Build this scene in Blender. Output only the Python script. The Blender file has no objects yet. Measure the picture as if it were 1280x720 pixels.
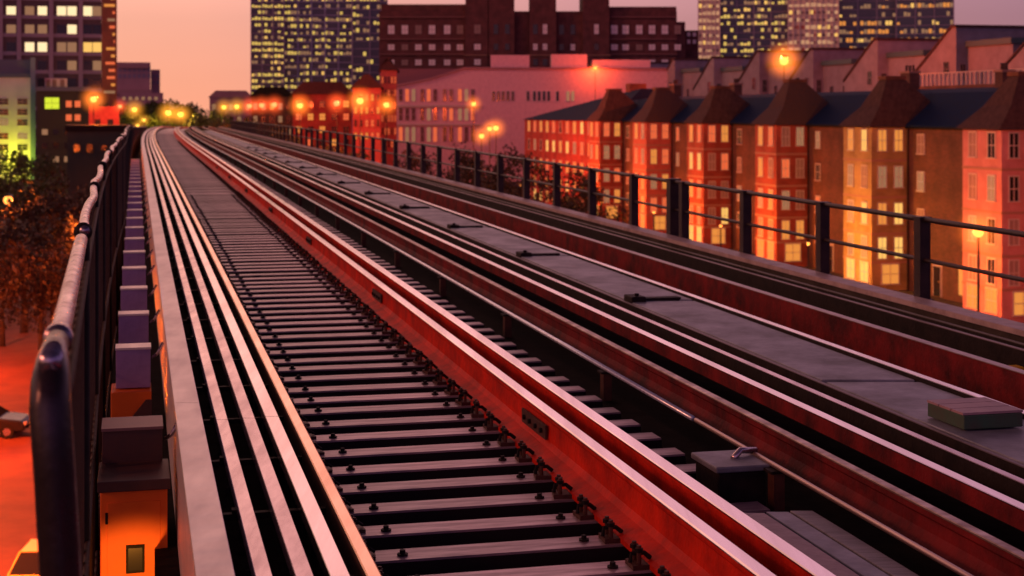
import bpy, bmesh, math, random
from mathutils import Vector, Matrix
random.seed(7)
R = math.radians
sc = bpy.context.scene
COL = sc.collection
FPX, CX, HY, H = 1900.0, 640.0, 140.0, 2.1      # focal length in px of a 1280 frame, principal column, horizon row, eye height
STREET = -13.0

# ------------------------------------------------------------------ materials
MATS = {}
def mat(name, col=(.5, .5, .5), rough=.6, metal=0., col2=None, scale=4., detail=6., bump=0., bscale=None, rvar=.0, emit=None, estr=0., spec=None, stretch=None, wave=None):
    if name in MATS: return MATS[name]
    m = bpy.data.materials.new(name); m.use_nodes = True; MATS[name] = m
    nt = m.node_tree; N = nt.nodes; L = nt.links
    b = N['Principled BSDF']
    b.inputs['Base Color'].default_value = (*col, 1)
    b.inputs['Roughness'].default_value = rough
    b.inputs['Metallic'].default_value = metal
    if spec is not None: b.inputs['Specular IOR Level'].default_value = spec
    if emit:
        b.inputs['Emission Color'].default_value = (*emit, 1); b.inputs['Emission Strength'].default_value = estr
    if col2 or bump or rvar:
        tc = N.new('ShaderNodeTexCoord'); mp = N.new('ShaderNodeMapping')
        L.new(tc.outputs['Object'], mp.inputs['Vector'])
        if stretch: mp.inputs['Scale'].default_value = stretch
        nz = N.new('ShaderNodeTexNoise'); nz.inputs['Scale'].default_value = scale; nz.inputs['Detail'].default_value = detail
        nz.inputs['Roughness'].default_value = .65
        L.new(mp.outputs[0], nz.inputs['Vector'])
        if col2:
            rp = N.new('ShaderNodeValToRGB')
            rp.color_ramp.elements[0].position = .35; rp.color_ramp.elements[0].color = (*col, 1)
            rp.color_ramp.elements[1].position = .65; rp.color_ramp.elements[1].color = (*col2, 1)
            L.new(nz.outputs['Fac'], rp.inputs['Fac']); L.new(rp.outputs['Color'], b.inputs['Base Color'])
        if rvar:
            mr = N.new('ShaderNodeMapRange'); mr.inputs['From Min'].default_value = .3; mr.inputs['From Max'].default_value = .7
            mr.inputs['To Min'].default_value = max(.05, rough - rvar); mr.inputs['To Max'].default_value = min(1, rough + rvar)
            L.new(nz.outputs['Fac'], mr.inputs['Value']); L.new(mr.outputs[0], b.inputs['Roughness'])
        if bump:
            n2 = N.new('ShaderNodeTexNoise'); n2.inputs['Scale'].default_value = bscale or scale * 4; n2.inputs['Detail'].default_value = 5
            L.new(mp.outputs[0], n2.inputs['Vector'])
            bp = N.new('ShaderNodeBump'); bp.inputs['Strength'].default_value = bump; bp.inputs['Distance'].default_value = .01
            L.new(n2.outputs['Fac'], bp.inputs['Height']); L.new(bp.outputs[0], b.inputs['Normal'])
    return m

def brick(name, c1, c2, mortar, scale=1.0):
    if name in MATS: return MATS[name]
    m = mat(name, c1, .8)
    nt = m.node_tree; N = nt.nodes; L = nt.links; b = N['Principled BSDF']
    tc = N.new('ShaderNodeTexCoord'); sx = N.new('ShaderNodeSeparateXYZ'); ad = N.new('ShaderNodeMath'); cb = N.new('ShaderNodeCombineXYZ')
    L.new(tc.outputs['Object'], sx.inputs[0]); ad.operation = 'ADD'
    L.new(sx.outputs[0], ad.inputs[0]); L.new(sx.outputs[1], ad.inputs[1])
    L.new(ad.outputs[0], cb.inputs[0]); L.new(sx.outputs[2], cb.inputs[1])
    bt = N.new('ShaderNodeTexBrick'); bt.inputs['Scale'].default_value = scale
    bt.inputs['Color1'].default_value = (*c1, 1); bt.inputs['Color2'].default_value = (*c2, 1); bt.inputs['Mortar'].default_value = (*mortar, 1)
    bt.inputs['Brick Width'].default_value = .45; bt.inputs['Row Height'].default_value = .15; bt.inputs['Mortar Size'].default_value = .015
    L.new(cb.outputs[0], bt.inputs['Vector'])
    nz = N.new('ShaderNodeTexNoise'); nz.inputs['Scale'].default_value = .5; nz.inputs['Detail'].default_value = 8
    L.new(tc.outputs['Object'], nz.inputs['Vector'])
    mr = N.new('ShaderNodeMapRange'); mr.inputs['From Min'].default_value = .3; mr.inputs['From Max'].default_value = .7; mr.inputs['To Min'].default_value = .55; mr.inputs['To Max'].default_value = 1.15
    L.new(nz.outputs['Fac'], mr.inputs['Value'])
    mx = N.new('ShaderNodeVectorMath'); mx.operation = 'SCALE'
    L.new(bt.outputs['Color'], mx.inputs[0]); L.new(mr.outputs[0], mx.inputs['Scale']); L.new(mx.outputs[0], b.inputs['Base Color'])
    return m

M_steel = mat('polished_steel', (.86, .80, .80), .20, 1., col2=(.72, .64, .62), scale=5, rvar=.07, bump=.02, bscale=60, stretch=(1, .06, 1))
M_red = mat('lamp_red_rail', (.80, .030, .008), .6, 0., col2=(.38, .016, .008), scale=3.5, detail=12, bump=.35, bscale=40, spec=.10)  # red lamplight on the rail sides is put into this colour
M_dred = mat('dull_lamp_red_rail', (.20, .016, .018), .65, 0., col2=(.05, .010, .012), scale=3.5, detail=12, bump=.35, bscale=40, spec=.10)  # duller version, lamp redness again put into the colour
M_rust = mat('rusty_steel', (.10, .035, .022), .6, .3, col2=(.05, .02, .015), scale=12, bump=.3)
M_galv = mat('galvanised_plate', (.62, .52, .54), .26, .9, col2=(.46, .36, .38), scale=6, rvar=.08, bump=.04, bscale=50, stretch=(1, .2, 1))
M_beam = mat('pale_weathered_beam', (.80, .76, .74), .38, .4, col2=(.66, .62, .60), scale=5, bump=.02, bscale=30, rvar=.06, stretch=(1, .3, 1))
M_sleep = mat('sleeper_timber', (.54, .39, .40), .40, .32, col2=(.30, .21, .22), scale=9, bump=.15, bscale=30, rvar=.14, stretch=(.25, 2.5, 1))
def vary(m, lo_, hi_):
    n = m.node_tree; b = n.nodes['Principled BSDF']; src = b.inputs['Base Color'].links[0].from_socket
    oi = n.nodes.new('ShaderNodeObjectInfo'); mr = n.nodes.new('ShaderNodeMapRange'); mr.inputs['To Min'].default_value = lo_; mr.inputs['To Max'].default_value = hi_
    n.links.new(oi.outputs['Random'], mr.inputs['Value']); v = n.nodes.new('ShaderNodeVectorMath'); v.operation = 'SCALE'
    n.links.new(src, v.inputs[0]); n.links.new(mr.outputs[0], v.inputs['Scale']); n.links.new(v.outputs[0], b.inputs['Base Color'])
vary(M_sleep, .72, 1.2)
M_sleepshade = mat('shaded_sleeper_side', (.018, .013, .014), .8, spec=.15)  # near-black sides paint in the shade between the sleepers
M_sleep2 = mat('grey_sleeper_timber', (.26, .27, .28), .5, .2, col2=(.14, .15, .16), scale=9, bump=.6, bscale=30, stretch=(.25, 2.5, 1))
M_black = mat('grimy_black_iron', (.012, .010, .010), .65, .0, spec=.12, col2=(.024, .018, .016), scale=8, bump=.3)
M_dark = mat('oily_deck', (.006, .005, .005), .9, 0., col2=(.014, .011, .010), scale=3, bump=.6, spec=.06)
M_slab = mat('grey_walkway_slab', (.28, .32, .40), .5, .15, col2=(.13, .15, .17), scale=2.2, detail=12, bump=.3, bscale=26, rvar=.08)
vary(M_slab, .8, 1.1)
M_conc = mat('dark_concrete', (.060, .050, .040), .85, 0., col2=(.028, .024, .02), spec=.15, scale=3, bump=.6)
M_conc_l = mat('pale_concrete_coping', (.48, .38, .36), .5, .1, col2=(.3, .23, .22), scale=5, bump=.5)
M_pipe = mat('blue_grey_pipe', (.62, .72, .86), .30, .5, col2=(.48, .56, .68), scale=10, rvar=.1)
M_handrail = mat('worn_handrail_steel', (.48, .42, .50), .28, .9, col2=(.20, .13, .14), scale=9, rvar=.12, bump=.2)
M_purple = mat('purple_grey_box', (.34, .24, .50), .45, .1, col2=(.25, .17, .38), scale=6, rvar=.1, bump=.2)
M_brownbox = mat('brown_box', (.09, .035, .03), .5, .1, col2=(.06, .03, .03), scale=6)
M_orange = mat('orange_enamel', (.90, .16, .006), .55, 0., col2=(.82, .13, .006), scale=3)
M_green = mat('green_crate_paint', (.03, .09, .05), .6, 0., col2=(.05, .06, .04), scale=6)
M_brass = mat('yellow_marker', (.8, .45, .03), .35, .3)
M_rail_iron = mat('parapet_railing_iron', (.05, .028, .026), .5, .4, col2=(.025, .016, .016), scale=6, bump=.2)
M_fence_br = mat('brown_fence_bar', (.060, .024, .014), .7, .0, spec=.15, col2=(.03, .014, .010), scale=4, bump=.2)

M_brick = brick('red_brick', (.42, .060, .035), (.34, .045, .028), (.28, .10, .08))
M_brickd = brick('dark_brick', (.19, .06, .035), (.13, .042, .027), (.14, .08, .06))
M_bricky = brick('yellow_stock_brick', (.48, .30, .10), (.40, .24, .08), (.36, .26, .18))
M_brickT = brick('mill_brick', (.17, .045, .045), (.12, .032, .034), (.12, .05, .05))
M_stucco = mat('pink_stucco', (.82, .50, .54), .75, col2=(.68, .39, .44), scale=1.5, bump=.2)
M_st2 = mat('greyed_pink_render', (.28, .26, .33), .8, col2=(.20, .18, .23), scale=.5, detail=10, bump=.2)
M_st3 = mat('mauve_render', (.24, .22, .29), .8, col2=(.17, .15, .20), scale=.5, detail=10, bump=.2)
M_strose = mat('rose_stucco', (.60, .24, .24), .75, col2=(.46, .17, .17), scale=.7, detail=10, bump=.2)
M_stuccor = mat('red_stucco', (.55, .13, .10), .75, col2=(.42, .09, .07), scale=1.5, bump=.2)
M_trim = mat('white_window_trim', (.56, .44, .40), .6)
M_band = mat('stone_band', (.36, .18, .13), .7)
M_slate = mat('blue_slate', (.004, .020, .075), .8, 0., col2=(.010, .018, .050), scale=2.5, bump=.8, bscale=8, spec=.12)
M_tile = mat('brown_roof_tile', (.085, .050, .050), .85, 0., col2=(.050, .030, .032), scale=2.5, bump=.8, bscale=8, spec=.12)
M_tile2 = mat('grey_brown_roof_tile', (.060, .044, .052), .85, 0., col2=(.085, .048, .045), scale=3.5, bump=.8, bscale=9, spec=.12)
M_teal = mat('teal_flat_roof', (.06, .11, .13), .6)
M_glassd = mat('dark_window_glass', (.02, .02, .03), .12, .0, spec=.8)
M_curtain = mat('curtained_window', (.34, .22, .20), .8)
def lit(name, c, s): return mat(name, (.1, .08, .05), .5, emit=c, estr=s)
M_l1 = lit('lit_window_yellow', (1, .56, .13), 1.0)
M_l2 = lit('lit_window_amber', (1, .34, .06), .75)
M_l3 = lit('lit_window_dim', (1, .50, .25), .28)
M_l6 = lit('lit_window_olive_yellow', (.95, .62, .13), .80)
M_l7 = lit('floodlight_pane_peach', (1, .50, .26), .55)  # glowing panes added to brighten the floodlit cream towers
M_l4 = lit('lit_window_cream', (1, .74, .40), 1.2)
M_l5 = lit('lit_window_red', (1, .16, .05), .8)
M_lime = lit('lit_window_lime', (.62, .75, .03), 1.1)
M_lamp = lit('sodium_lantern_glow', (1, .30, .05), 3.2)
M_lampy = lit('yellow_lantern_glow', (1, .50, .06), 2.4)
M_lampr = lit('red_orange_lantern_glow', (1, .17, .05), 3.2)
M_pole = mat('lamp_post_iron', (.04, .03, .03), .5, .4)
M_bark = mat('bark', (.09, .05, .035), .9, col2=(.05, .03, .02), scale=6, bump=.8)
def leafmat(name, c1, c2):
    m = mat(name, c1, .6, col2=c2, scale=.8)
    b = m.node_tree.nodes['Principled BSDF']
    return m
M_leafb = leafmat('lamplit_brown_leaves', (.028, .017, .010), (.050, .025, .012))  # brown stands for orange lamplight on the foliage, put into the leaf colour
M_leafg = leafmat('green_leaves', (.05, .085, .025), (.09, .12, .03))
M_towerf = mat('tower_frame_mauve', (.30, .24, .32), .5, .2)
M_towerb = mat('tower_frame_blue', (.11, .14, .21), .4, .3)
M_towerg = mat('tower_glass', (.050, .056, .10), .28, .2, spec=.8)
M_cream = mat('cream_tower_render', (.86, .68, .56), .7, col2=(.80, .60, .50), scale=.2)
M_towerd = mat('dark_office_cladding', (.085, .055, .075), .5, .1, col2=(.11, .07, .085), scale=.1)
M_copper = mat('copper_brown_cladding', (.36, .12, .06), .5, .3, col2=(.2, .07, .04), scale=.2)
M_creamw = mat('cream_tower_window', (.30, .18, .16), .4)
M_white = mat('white_render', (.84, .74, .72), .7, col2=(.72, .62, .62), scale=.3)
M_bluecol = mat('blue_cladding', (.09, .14, .20), .5)
M_mauve = mat('mauve_distant_cladding', (.55, .30, .32), .8, col2=(.46, .25, .27), scale=.1)
M_greenb = mat('dark_green_cladding', (.030, .040, .030), .7, col2=(.045, .05, .03), scale=.2)

# ------------------------------------------------------------------ mesh helpers
class MB:
    def __init__(s): s.v = []; s.f = []; s.m = []; s.mats = []
    def mi(s, m):
        if m not in s.mats: s.mats.append(m)
        return s.mats.index(m)
    def poly(s, pts, m):
        n = len(s.v); s.v += [tuple(p) for p in pts]; s.f.append(tuple(range(n, n + len(pts)))); s.m.append(s.mi(m))
    def hexa(s, p, m):                       # 8 points: bottom 0-3 ccw, top 4-7
        n = len(s.v); s.v += [tuple(q) for q in p]; k = s.mi(m)
        for f in ((0, 3, 2, 1), (4, 5, 6, 7), (0, 1, 5, 4), (1, 2, 6, 5), (2, 3, 7, 6), (3, 0, 4, 7)):
            s.f.append(tuple(n + i for i in f)); s.m.append(k)
    def box(s, x0, x1, y0, y1, z0, z1, m):
        s.hexa([(x0, y0, z0), (x1, y0, z0), (x1, y1, z0), (x0, y1, z0), (x0, y0, z1), (x1, y0, z1), (x1, y1, z1), (x0, y1, z1)], m)
    def frustum(s, a, b, m):                 # a,b = (x0,x1,y0,y1,z)
        s.hexa([(a[0], a[2], a[4]), (a[1], a[2], a[4]), (a[1], a[3], a[4]), (a[0], a[3], a[4]), (b[0], b[2], b[4]), (b[1], b[2], b[4]), (b[1], b[3], b[4]), (b[0], b[3], b[4])], m)
    def prism(s, prof, axis, a0, a1, m):     # prof: list of 2D points (other two axes in order)
        def P(q, a): 
            return (a, q[0], q[1]) if axis == 'x' else (q[0], a, q[1]) if axis == 'y' else (q[0], q[1], a)
        n = len(s.v); k = s.mi(m); c = len(prof)
        s.v += [P(q, a0) for q in prof] + [P(q, a1) for q in prof]
        s.f.append(tuple(range(n, n + c))[::-1]); s.f.append(tuple(range(n + c, n + 2 * c))); s.m += [k, k]
        for i in range(c):
            j = (i + 1) % c; s.f.append((n + i, n + j, n + c + j, n + c + i)); s.m.append(k)
    def tube(s, pts, r, m, seg=12, cap=True):
        n = len(s.v); k = s.mi(m); P = [Vector(p) for p in pts]; rr = r if isinstance(r, (list, tuple)) else [r] * len(P)
        for i, p in enumerate(P):
            t = (P[min(i + 1, len(P) - 1)] - P[max(i - 1, 0)]).normalized()
            if i == 0:
                up = Vector((0, 0, 1)) if abs(t.z) < .9 else Vector((0, 1, 0))
                a = t.cross(up).normalized()
            else: a = (a - t * a.dot(t)).normalized()          # carry the ring along the bend without twisting
            b = a.cross(t)
            for q in range(seg):
                an = 2 * math.pi * q / seg
                s.v.append(tuple(p + a * math.cos(an) * rr[i] + b * math.sin(an) * rr[i]))
        for i in range(len(P) - 1):
            for q in range(seg):
                w = (q + 1) % seg
                s.f.append((n + i * seg + q, n + i * seg + w, n + (i + 1) * seg + w, n + (i + 1) * seg + q)); s.m.append(k)
        if cap:
            s.f.append(tuple(n + q for q in range(seg))[::-1]); s.f.append(tuple(n + (len(P) - 1) * seg + q for q in range(seg))); s.m += [k, k]
    def ball(s, c, r, m, seg=12, rings=8, sz=1.):
        n = len(s.v); k = s.mi(m)
        for i in range(rings + 1):
            th = math.pi * i / rings
            for q in range(seg):
                an = 2 * math.pi * q / seg
                s.v.append((c[0] + r * math.sin(th) * math.cos(an), c[1] + r * math.sin(th) * math.sin(an), c[2] + r * sz * math.cos(th)))
        for i in range(rings):
            for q in range(seg):
                w = (q + 1) % seg
                s.f.append((n + i * seg + q, n + (i + 1) * seg + q, n + (i + 1) * seg + w, n + i * seg + w)); s.m.append(k)
    def mesh(s, name, smooth=False):
        me = bpy.data.meshes.new(name); me.from_pydata(s.v, [], s.f)
        for m in s.mats: me.materials.append(m)
        me.polygons.foreach_set('material_index', s.m)
        bm = bmesh.new(); bm.from_mesh(me); bmesh.ops.recalc_face_normals(bm, faces=bm.faces); bm.to_mesh(me); bm.free()
        if smooth:
            me.polygons.foreach_set('use_smooth', [True] * len(me.polygons))
        me.update(); return me
    def build(s, name, parent=None, loc=None, smooth=False, bevel=0):
        o = bpy.data.objects.new(name, s.mesh(name, smooth)); COL.objects.link(o)
        if parent: o.parent = parent
        if loc: o.location = loc
        if bevel:
            b = o.modifiers.new('bevel', 'BEVEL'); b.width = bevel; b.segments = 2; b.limit_method = 'ANGLE'; b.angle_limit = R(40)
        if smooth and not bevel:
            pass
        return o
def tag(o, label=None, cat=None, group=None, kind=None):
    if label: o['label'] = label
    if cat: o['category'] = cat
    if group: o['group'] = group
    if kind: o['kind'] = kind
    return o
def empty(name, loc=(0, 0, 0), rz=0, label=None, cat=None, group=None):
    o = bpy.data.objects.new(name, None); COL.objects.link(o); o.location = loc; o.rotation_euler = (0, 0, rz); o.empty_display_size = .3
    return tag(o, label, cat, group)
def link_copy(src, parent=None, loc=None, rz=None, scale=None):
    c = src.copy(); COL.objects.link(c); c.parent = parent
    if loc is not None: c.location = loc
    if rz is not None: c.rotation_euler = (0, 0, rz)
    if scale is not None: c.scale = scale
    return c
def copy_tree(o, parent=None):
    c = o.copy(); COL.objects.link(c); c.parent = parent
    for ch in [x for x in o.children]: copy_tree(ch, c)
    return c
def mesh_obj(name, me, parent=None, loc=(0, 0, 0), rz=0, scale=None):
    o = bpy.data.objects.new(name, me); COL.objects.link(o); o.parent = parent; o.location = loc; o.rotation_euler = (0, 0, rz)
    if scale: o.scale = scale
    return o

# ------------------------------------------------------------------ viaduct coordinates
def zc(Y):
    return .0092 * Y - 4.8e-5 * Y * Y      # gentle hump: climbs, crests and drops away
def xc(Y):
    x = -.2474 * Y
    if Y > 60: x += .00019 * (Y - 60) ** 2
    return x
def P(u, Y, z=0.): return Vector((xc(Y) + u, Y, zc(Y) + z))
TH = math.atan(.2474)
def YS(Y0, Y1):
    out = [Y0]; y = Y0
    while y < Y1 - 1e-6:
        y += 3 if y < 50 else 4
        out.append(min(y, Y1))
    return out
def sweep(mb, prof, Y0, Y1, m):
    ys = YS(Y0, Y1); n = len(mb.v); c = len(prof); k = mb.mi(m)
    for y in ys: mb.v += [tuple(P(u, y, z)) for u, z in prof]
    for i in range(len(ys) - 1):
        for q in range(c):
            w = (q + 1) % c
            mb.f.append((n + i * c + q, n + i * c + w, n + (i + 1) * c + w, n + (i + 1) * c + q)); mb.m.append(k)
    mb.f.append(tuple(n + q for q in range(c))[::-1]); mb.f.append(tuple(n + (len(ys) - 1) * c + q for q in range(c))); mb.m += [k, k]
def bar(u0, u1, z0, z1): return [(u0, z0), (u1, z0), (u1, z1), (u0, z1)]
YE = 262.0
YB = -3.0

# deck: setting
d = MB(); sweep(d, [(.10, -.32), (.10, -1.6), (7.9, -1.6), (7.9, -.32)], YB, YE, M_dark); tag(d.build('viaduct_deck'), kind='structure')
d = MB(); sweep(d, bar(-.42, .097, -1.25, -1.10), YB, YE, M_dark); tag(d.build('maintenance_path'), kind='structure')
for i, y in enumerate((6, 30, 54, 78, 102, 126, 150, 174, 198, 222, 246)):
    d = MB(); c = P(4, y); d.box(c.x - 2.2, c.x + 2.2, y - .9, y + .9, STREET, c.z - 1.6, M_conc)
    d.box(c.x - 3.4, c.x + 3.4, y - 1.1, y + 1.1, c.z - 2.3, c.z - 1.55, M_conc)
    tag(d.build('viaduct_pier'), 'dark concrete pier carrying the railway viaduct', 'pier', 'piers under the viaduct')

# rails ------------------------------------------------------
def rail(u, zt, zb, body, label, hw=.035, flange=.13, head=M_steel, Y0=YB, Y1=YE, name='running_rail', tall=.04):
    t = empty(name, P(u, 0, 0), 0, label, 'rail')
    loc = P(u, 0, 0)
    b = MB()
    f0 = zb
    prof = [(u - flange, f0), (u + flange, f0), (u + flange, f0 + .018), (u + .03, f0 + .05), (u + .014, f0 + .08), (u + .014, zt - tall - .012), (u + hw - .004, zt - tall), (u + hw - .004, zt - .012),
            (u - hw + .004, zt - .012), (u - hw + .004, zt - tall), (u - .014, zt - tall - .012), (u - .014, f0 + .08), (u - .03, f0 + .05), (u - flange, f0 + .018)]
    sweep(b, prof, Y0, Y1, body)
    o = b.build('web', t, (-loc.x, -loc.y, -loc.z))
    b = MB(); sweep(b, [(u - hw, zt - .011), (u + hw, zt - .011), (u + hw, zt - .004), (u + hw - .006, zt), (u - hw + .006, zt), (u - hw, zt - .004)], Y0, Y1, head)
    b.build('rail_head', t, (-loc.x, -loc.y, -loc.z))
    return t
def boxrail(u0, u1, z0, z1, body, top, label, name='guard_rail', Y0=YB, Y1=YE):
    loc = P(u0, 0, 0); t = empty(name, loc, 0, label, 'rail')
    b = MB(); sweep(b, bar(u0, u1, z0, z1 - .008), Y0, Y1, body); b.build('web', t, (-loc.x, -loc.y, -loc.z))
    b = MB(); sweep(b, [(u0 - .004, z1 - .007), (u1 + .004, z1 - .007), (u1 + .004, z1 - .002), (u1 - .002, z1), (u0 + .002, z1), (u0 - .004, z1 - .002)], Y0, Y1, top); b.build('rail_head', t, (-loc.x, -loc.y, -loc.z))
    return t
M_gold = mat('amber_worn_railhead', (.98, .66, .42), .22, 1., col2=(.82, .52, .30), scale=6, rvar=.06, bump=.02, stretch=(1, .12, 1))
rail(.925, .25, .0, M_rust, 'slim railhead with amber sheen between the pale strips and the sleepers', hw=.030, flange=.07, head=M_gold)
# big red running rail: tapered foot reaching down-left to the sleepers
t = empty('running_rail', P(2.45, 0), 0, 'tall bright red running rail with polished top, right of the open sleepers', 'rail'); lo = P(2.45, 0)
b = MB(); sweep(b, [(2.29, .0), (2.58, .0), (2.58, .02), (2.475, .07), (2.47, .20), (2.485, .215), (2.485, .238), (2.417, .238), (2.417, .215), (2.43, .20), (2.425, .09), (2.40, .06), (2.32, .030), (2.29, .025)], YB, YE, M_red)
b.build('web', t, -lo)
b = MB(); sweep(b, [(2.413, .2385), (2.489, .2385), (2.489, .244), (2.482, .25), (2.42, .25), (2.413, .244)], YB, YE, M_steel); b.build('rail_head', t, -lo)
for q, Y in enumerate((9.2, 15.2, 21.2, 27.2, 33.2, 39.2, 45.2)):
    c = P(2.41, Y, .135) - lo
    b = MB(); b.box(-.006, .006, -.28, .28, -.042, .042, M_rust)
    for k_ in (-.2, -.07, .07, .2): b.tube([(-.006, k_, 0), (-.022, k_, 0)], .016, M_black, 6)
    o = b.build('fishplate', t, c); o.rotation_euler.z = TH
rail(2.67, .255, .0, M_red, 'second red rail running close beside the tall bright red rail', hw=.042, flange=.09, name='guard_rail')
rail(3.60, .25, .06, M_dred, 'dull brown-topped red rail standing just right of the blue-grey pipe', hw=.028, flange=.045, head=mat('brown_worn_railhead', (.45, .33, .28), .42, .9, col2=(.28, .19, .16), scale=8, rvar=.1))
boxrail(3.985, 4.045, .155, .255, M_dred, M_steel, 'deep red rail with bright pink top in the middle of the far track', name='running_rail')
boxrail(4.27, 4.315, .04, .25, M_black, M_galv, 'thin black bar rail with grey top left of the walkway slabs')
boxrail(4.475, 4.50, .04, .245, M_black, mat('dark_top', (.16, .13, .14), .5, .6), 'dark narrow bar rail touching the walkway slabs on their left')
boxrail(5.155, 5.205, .04, .275, M_black, M_steel, 'lavender-topped edge rail along the right side of the walkway slabs', name='edge_rail')
boxrail(5.82, 5.89, .0, .30, M_dred, mat('grey_worn_railhead', (.50, .40, .38), .42, .8, col2=(.33, .25, .24), scale=8), 'broad dull red rail with grey top right of the walkway slabs')
boxrail(6.85, 6.89, .0, .16, M_black, mat('brownish_top', (.22, .15, .13), .45, .7), 'black rail with brown sheen nearest the right parapet')
boxrail(7.05, 7.09, .0, .15, M_black, mat('olive_top', (.14, .12, .08), .5, .6), 'low dark rail tight against the right parapet wall')

# sleepers -----------------------------------------------------
def ubox(mb, u0, u1, Yc, w, z0, z1, m, um=None):
    pass
slm = MB(); L1 = (3.25 - .88) / 1.03
slm.box(-L1 / 2, L1 / 2, -.095, .095, -.20, -.012, M_sleepshade); slm.box(-L1 / 2 + .001, L1 / 2 - .001, -.086, .086, -.0115, 0, M_sleep); me_s = slm.mesh('sleeper')
bolt = MB(); bolt.tube([(0, 0, 0), (0, 0, .010)], .034, M_black, 8); bolt.tube([(0, 0, .010), (0, 0, .030)], .018, M_black, 6); me_b = bolt.mesh('bolt')
clip = MB(); clip.box(-.05, .055, -.06, .06, 0, .022, M_rust)
for sy in (-.035, .035):
    clip.tube([(-.015, sy, .02), (-.015, sy, .105)], .011, M_rust, 7); clip.tube([(-.015, sy, .075), (-.015, sy, .092)], .02, M_black, 6)
clip.tube([(-.045, .0, .02), (-.04, .0, .06), (.02, 0, .06), (.05, 0, .035)], .011, M_black, 6); me_c = clip.mesh('rail_clip')
um = (3.25 + .88) / 2
def toU(u): return (u - um) / 1.03
k = 0; Y = 5.2
SG = 'sleepers of the near track'
while Y < 116 and k < 285:
    a = -math.atan2(xc(Y + .5) - xc(Y - .5), 1.0)
    o = mesh_obj('sleeper', me_s, None, P(um, Y, random.uniform(-.006, .004)), a + random.gauss(0, .006))
    tag(o, 'worn timber sleeper lying across the near track between the rails', 'sleeper', SG)
    if k < 72:
        for u_, n_, me_ in ((1.22, 'bolt', me_b), (2.13, 'bolt', me_b), (2.26, 'rail_clip', me_c), (2.84, 'rail_clip', me_c), (1.06, 'rail_clip', me_c)):
            c = mesh_obj(n_, me_, o, (toU(u_) + random.uniform(-.008, .008), random.uniform(-.02, .02), 0.0005), random.uniform(-.2, .2))
            if u_ in (1.06, 2.84): c.scale = (.75, .8, .7); 
            if u_ == 1.22 or u_ == 2.13: c.scale = (.75, .75, .85)
    elif k < 200:
        for u_ in (2.26, 1.06):
            c = mesh_obj('rail_clip', me_c, o, (toU(u_), 0, .0005)); c.scale = (.9, 1, .8)
    Y += .4; k += 1
fs = MB()
while Y < YE - 1:
    p = P(um, Y); fs.box(p.x - L1 / 2, p.x + L1 / 2, Y - .095, Y + .095, p.z - .2, p.z, M_sleep); Y += .4
tag(fs.build('far_sleepers'), 'sleepers merging into one dark band toward the crest of the line', 'sleepers', kind='stuff')
sl2 = MB(); sl2.box(-.70, .70, -.11, .11, -.18, -.012, M_sleepshade); sl2.box(-.699, .699, -.109, .109, -.0115, 0, M_sleep2); me_s2 = sl2.mesh('sleeper')
Y = 8.0
while Y < 60:
    a = -math.atan2(xc(Y + .5) - xc(Y - .5), 1.0)
    tag(mesh_obj('sleeper', me_s2, None, P(6.38, Y, -.01), a), 'grey sleeper of the far track beside the right parapet', 'sleeper', 'sleepers of the far track')
    Y += .62

# left strips and beam -----------------------------------------
def strip(u0, u1, z0, z1, m, name, label, cat):
    b = MB(); lo = P(u0, 0)
    y0 = YB; b0 = MB()
    # plates laid end to end with hairline joints
    Y = YB
    while Y < YE - .1:
        e = min(Y + 6.0, YE)
        ys = [Y, e - .008]
        sweep(b, [(u0, z0), (u1, z0), (u1, z1 - .003), (u1 - .003, z1), (u0 + .003, z1), (u0, z1 - .003)], ys[0], ys[1], m)
        Y = e
    o = b.build(name, None); o.location = (0, 0, 0)
    return tag(o, label, cat)
strip(.225, .375, -.318, .30, M_beam, 'edge_beam', 'wide pale weathered beam along the left edge of the tracks', 'beam')
strip(.475, .545, .14, .20, M_galv, 'steel_strip', 'dusky pink steel strip nearest the wide pale beam', 'strip')
strip(.632, .705, .15, .21, M_galv, 'steel_strip', 'middle pink steel strip of the three beside the amber railhead', 'strip')
strip(.765, .845, .16, .22, M_steel, 'steel_strip', 'brightest pale pink steel strip, next to the amber railhead', 'strip')
st = MB(); st.box(-.26, .26, -.02, .02, .105, .135, M_black); st.box(-.2, -.17, -.025, .025, .13, .155, M_black); me_st = st.mesh('cross_strap')
Y = 6.2
i = 0
while Y < 60:
    tag(mesh_obj('cross_strap', me_st, None, P(.66, Y, 0), TH), 'black iron cross strap holding the pink steel strips together', 'strap', 'cross straps under the steel strips'); Y += 1.05
# lumps of debris between beam and strip
deb = MB()
for i in range(260):
    Y = random.uniform(5, 22); u = random.choice((random.uniform(.39, .46), random.uniform(.56, .62)))
    p = P(u, Y, -.30); s_ = random.uniform(.008, .022)
    deb.frustum((p.x - s_, p.x + s_, p.y - s_, p.y + s_, p.z - .02), (p.x - s_ * .5, p.x + s_ * .6, p.y - s_ * .4, p.y + s_ * .5, p.z + s_), M_conc)
tag(deb.build('grit'), 'loose dark grit lying between the beam and the steel strips', 'grit', kind='stuff')

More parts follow.
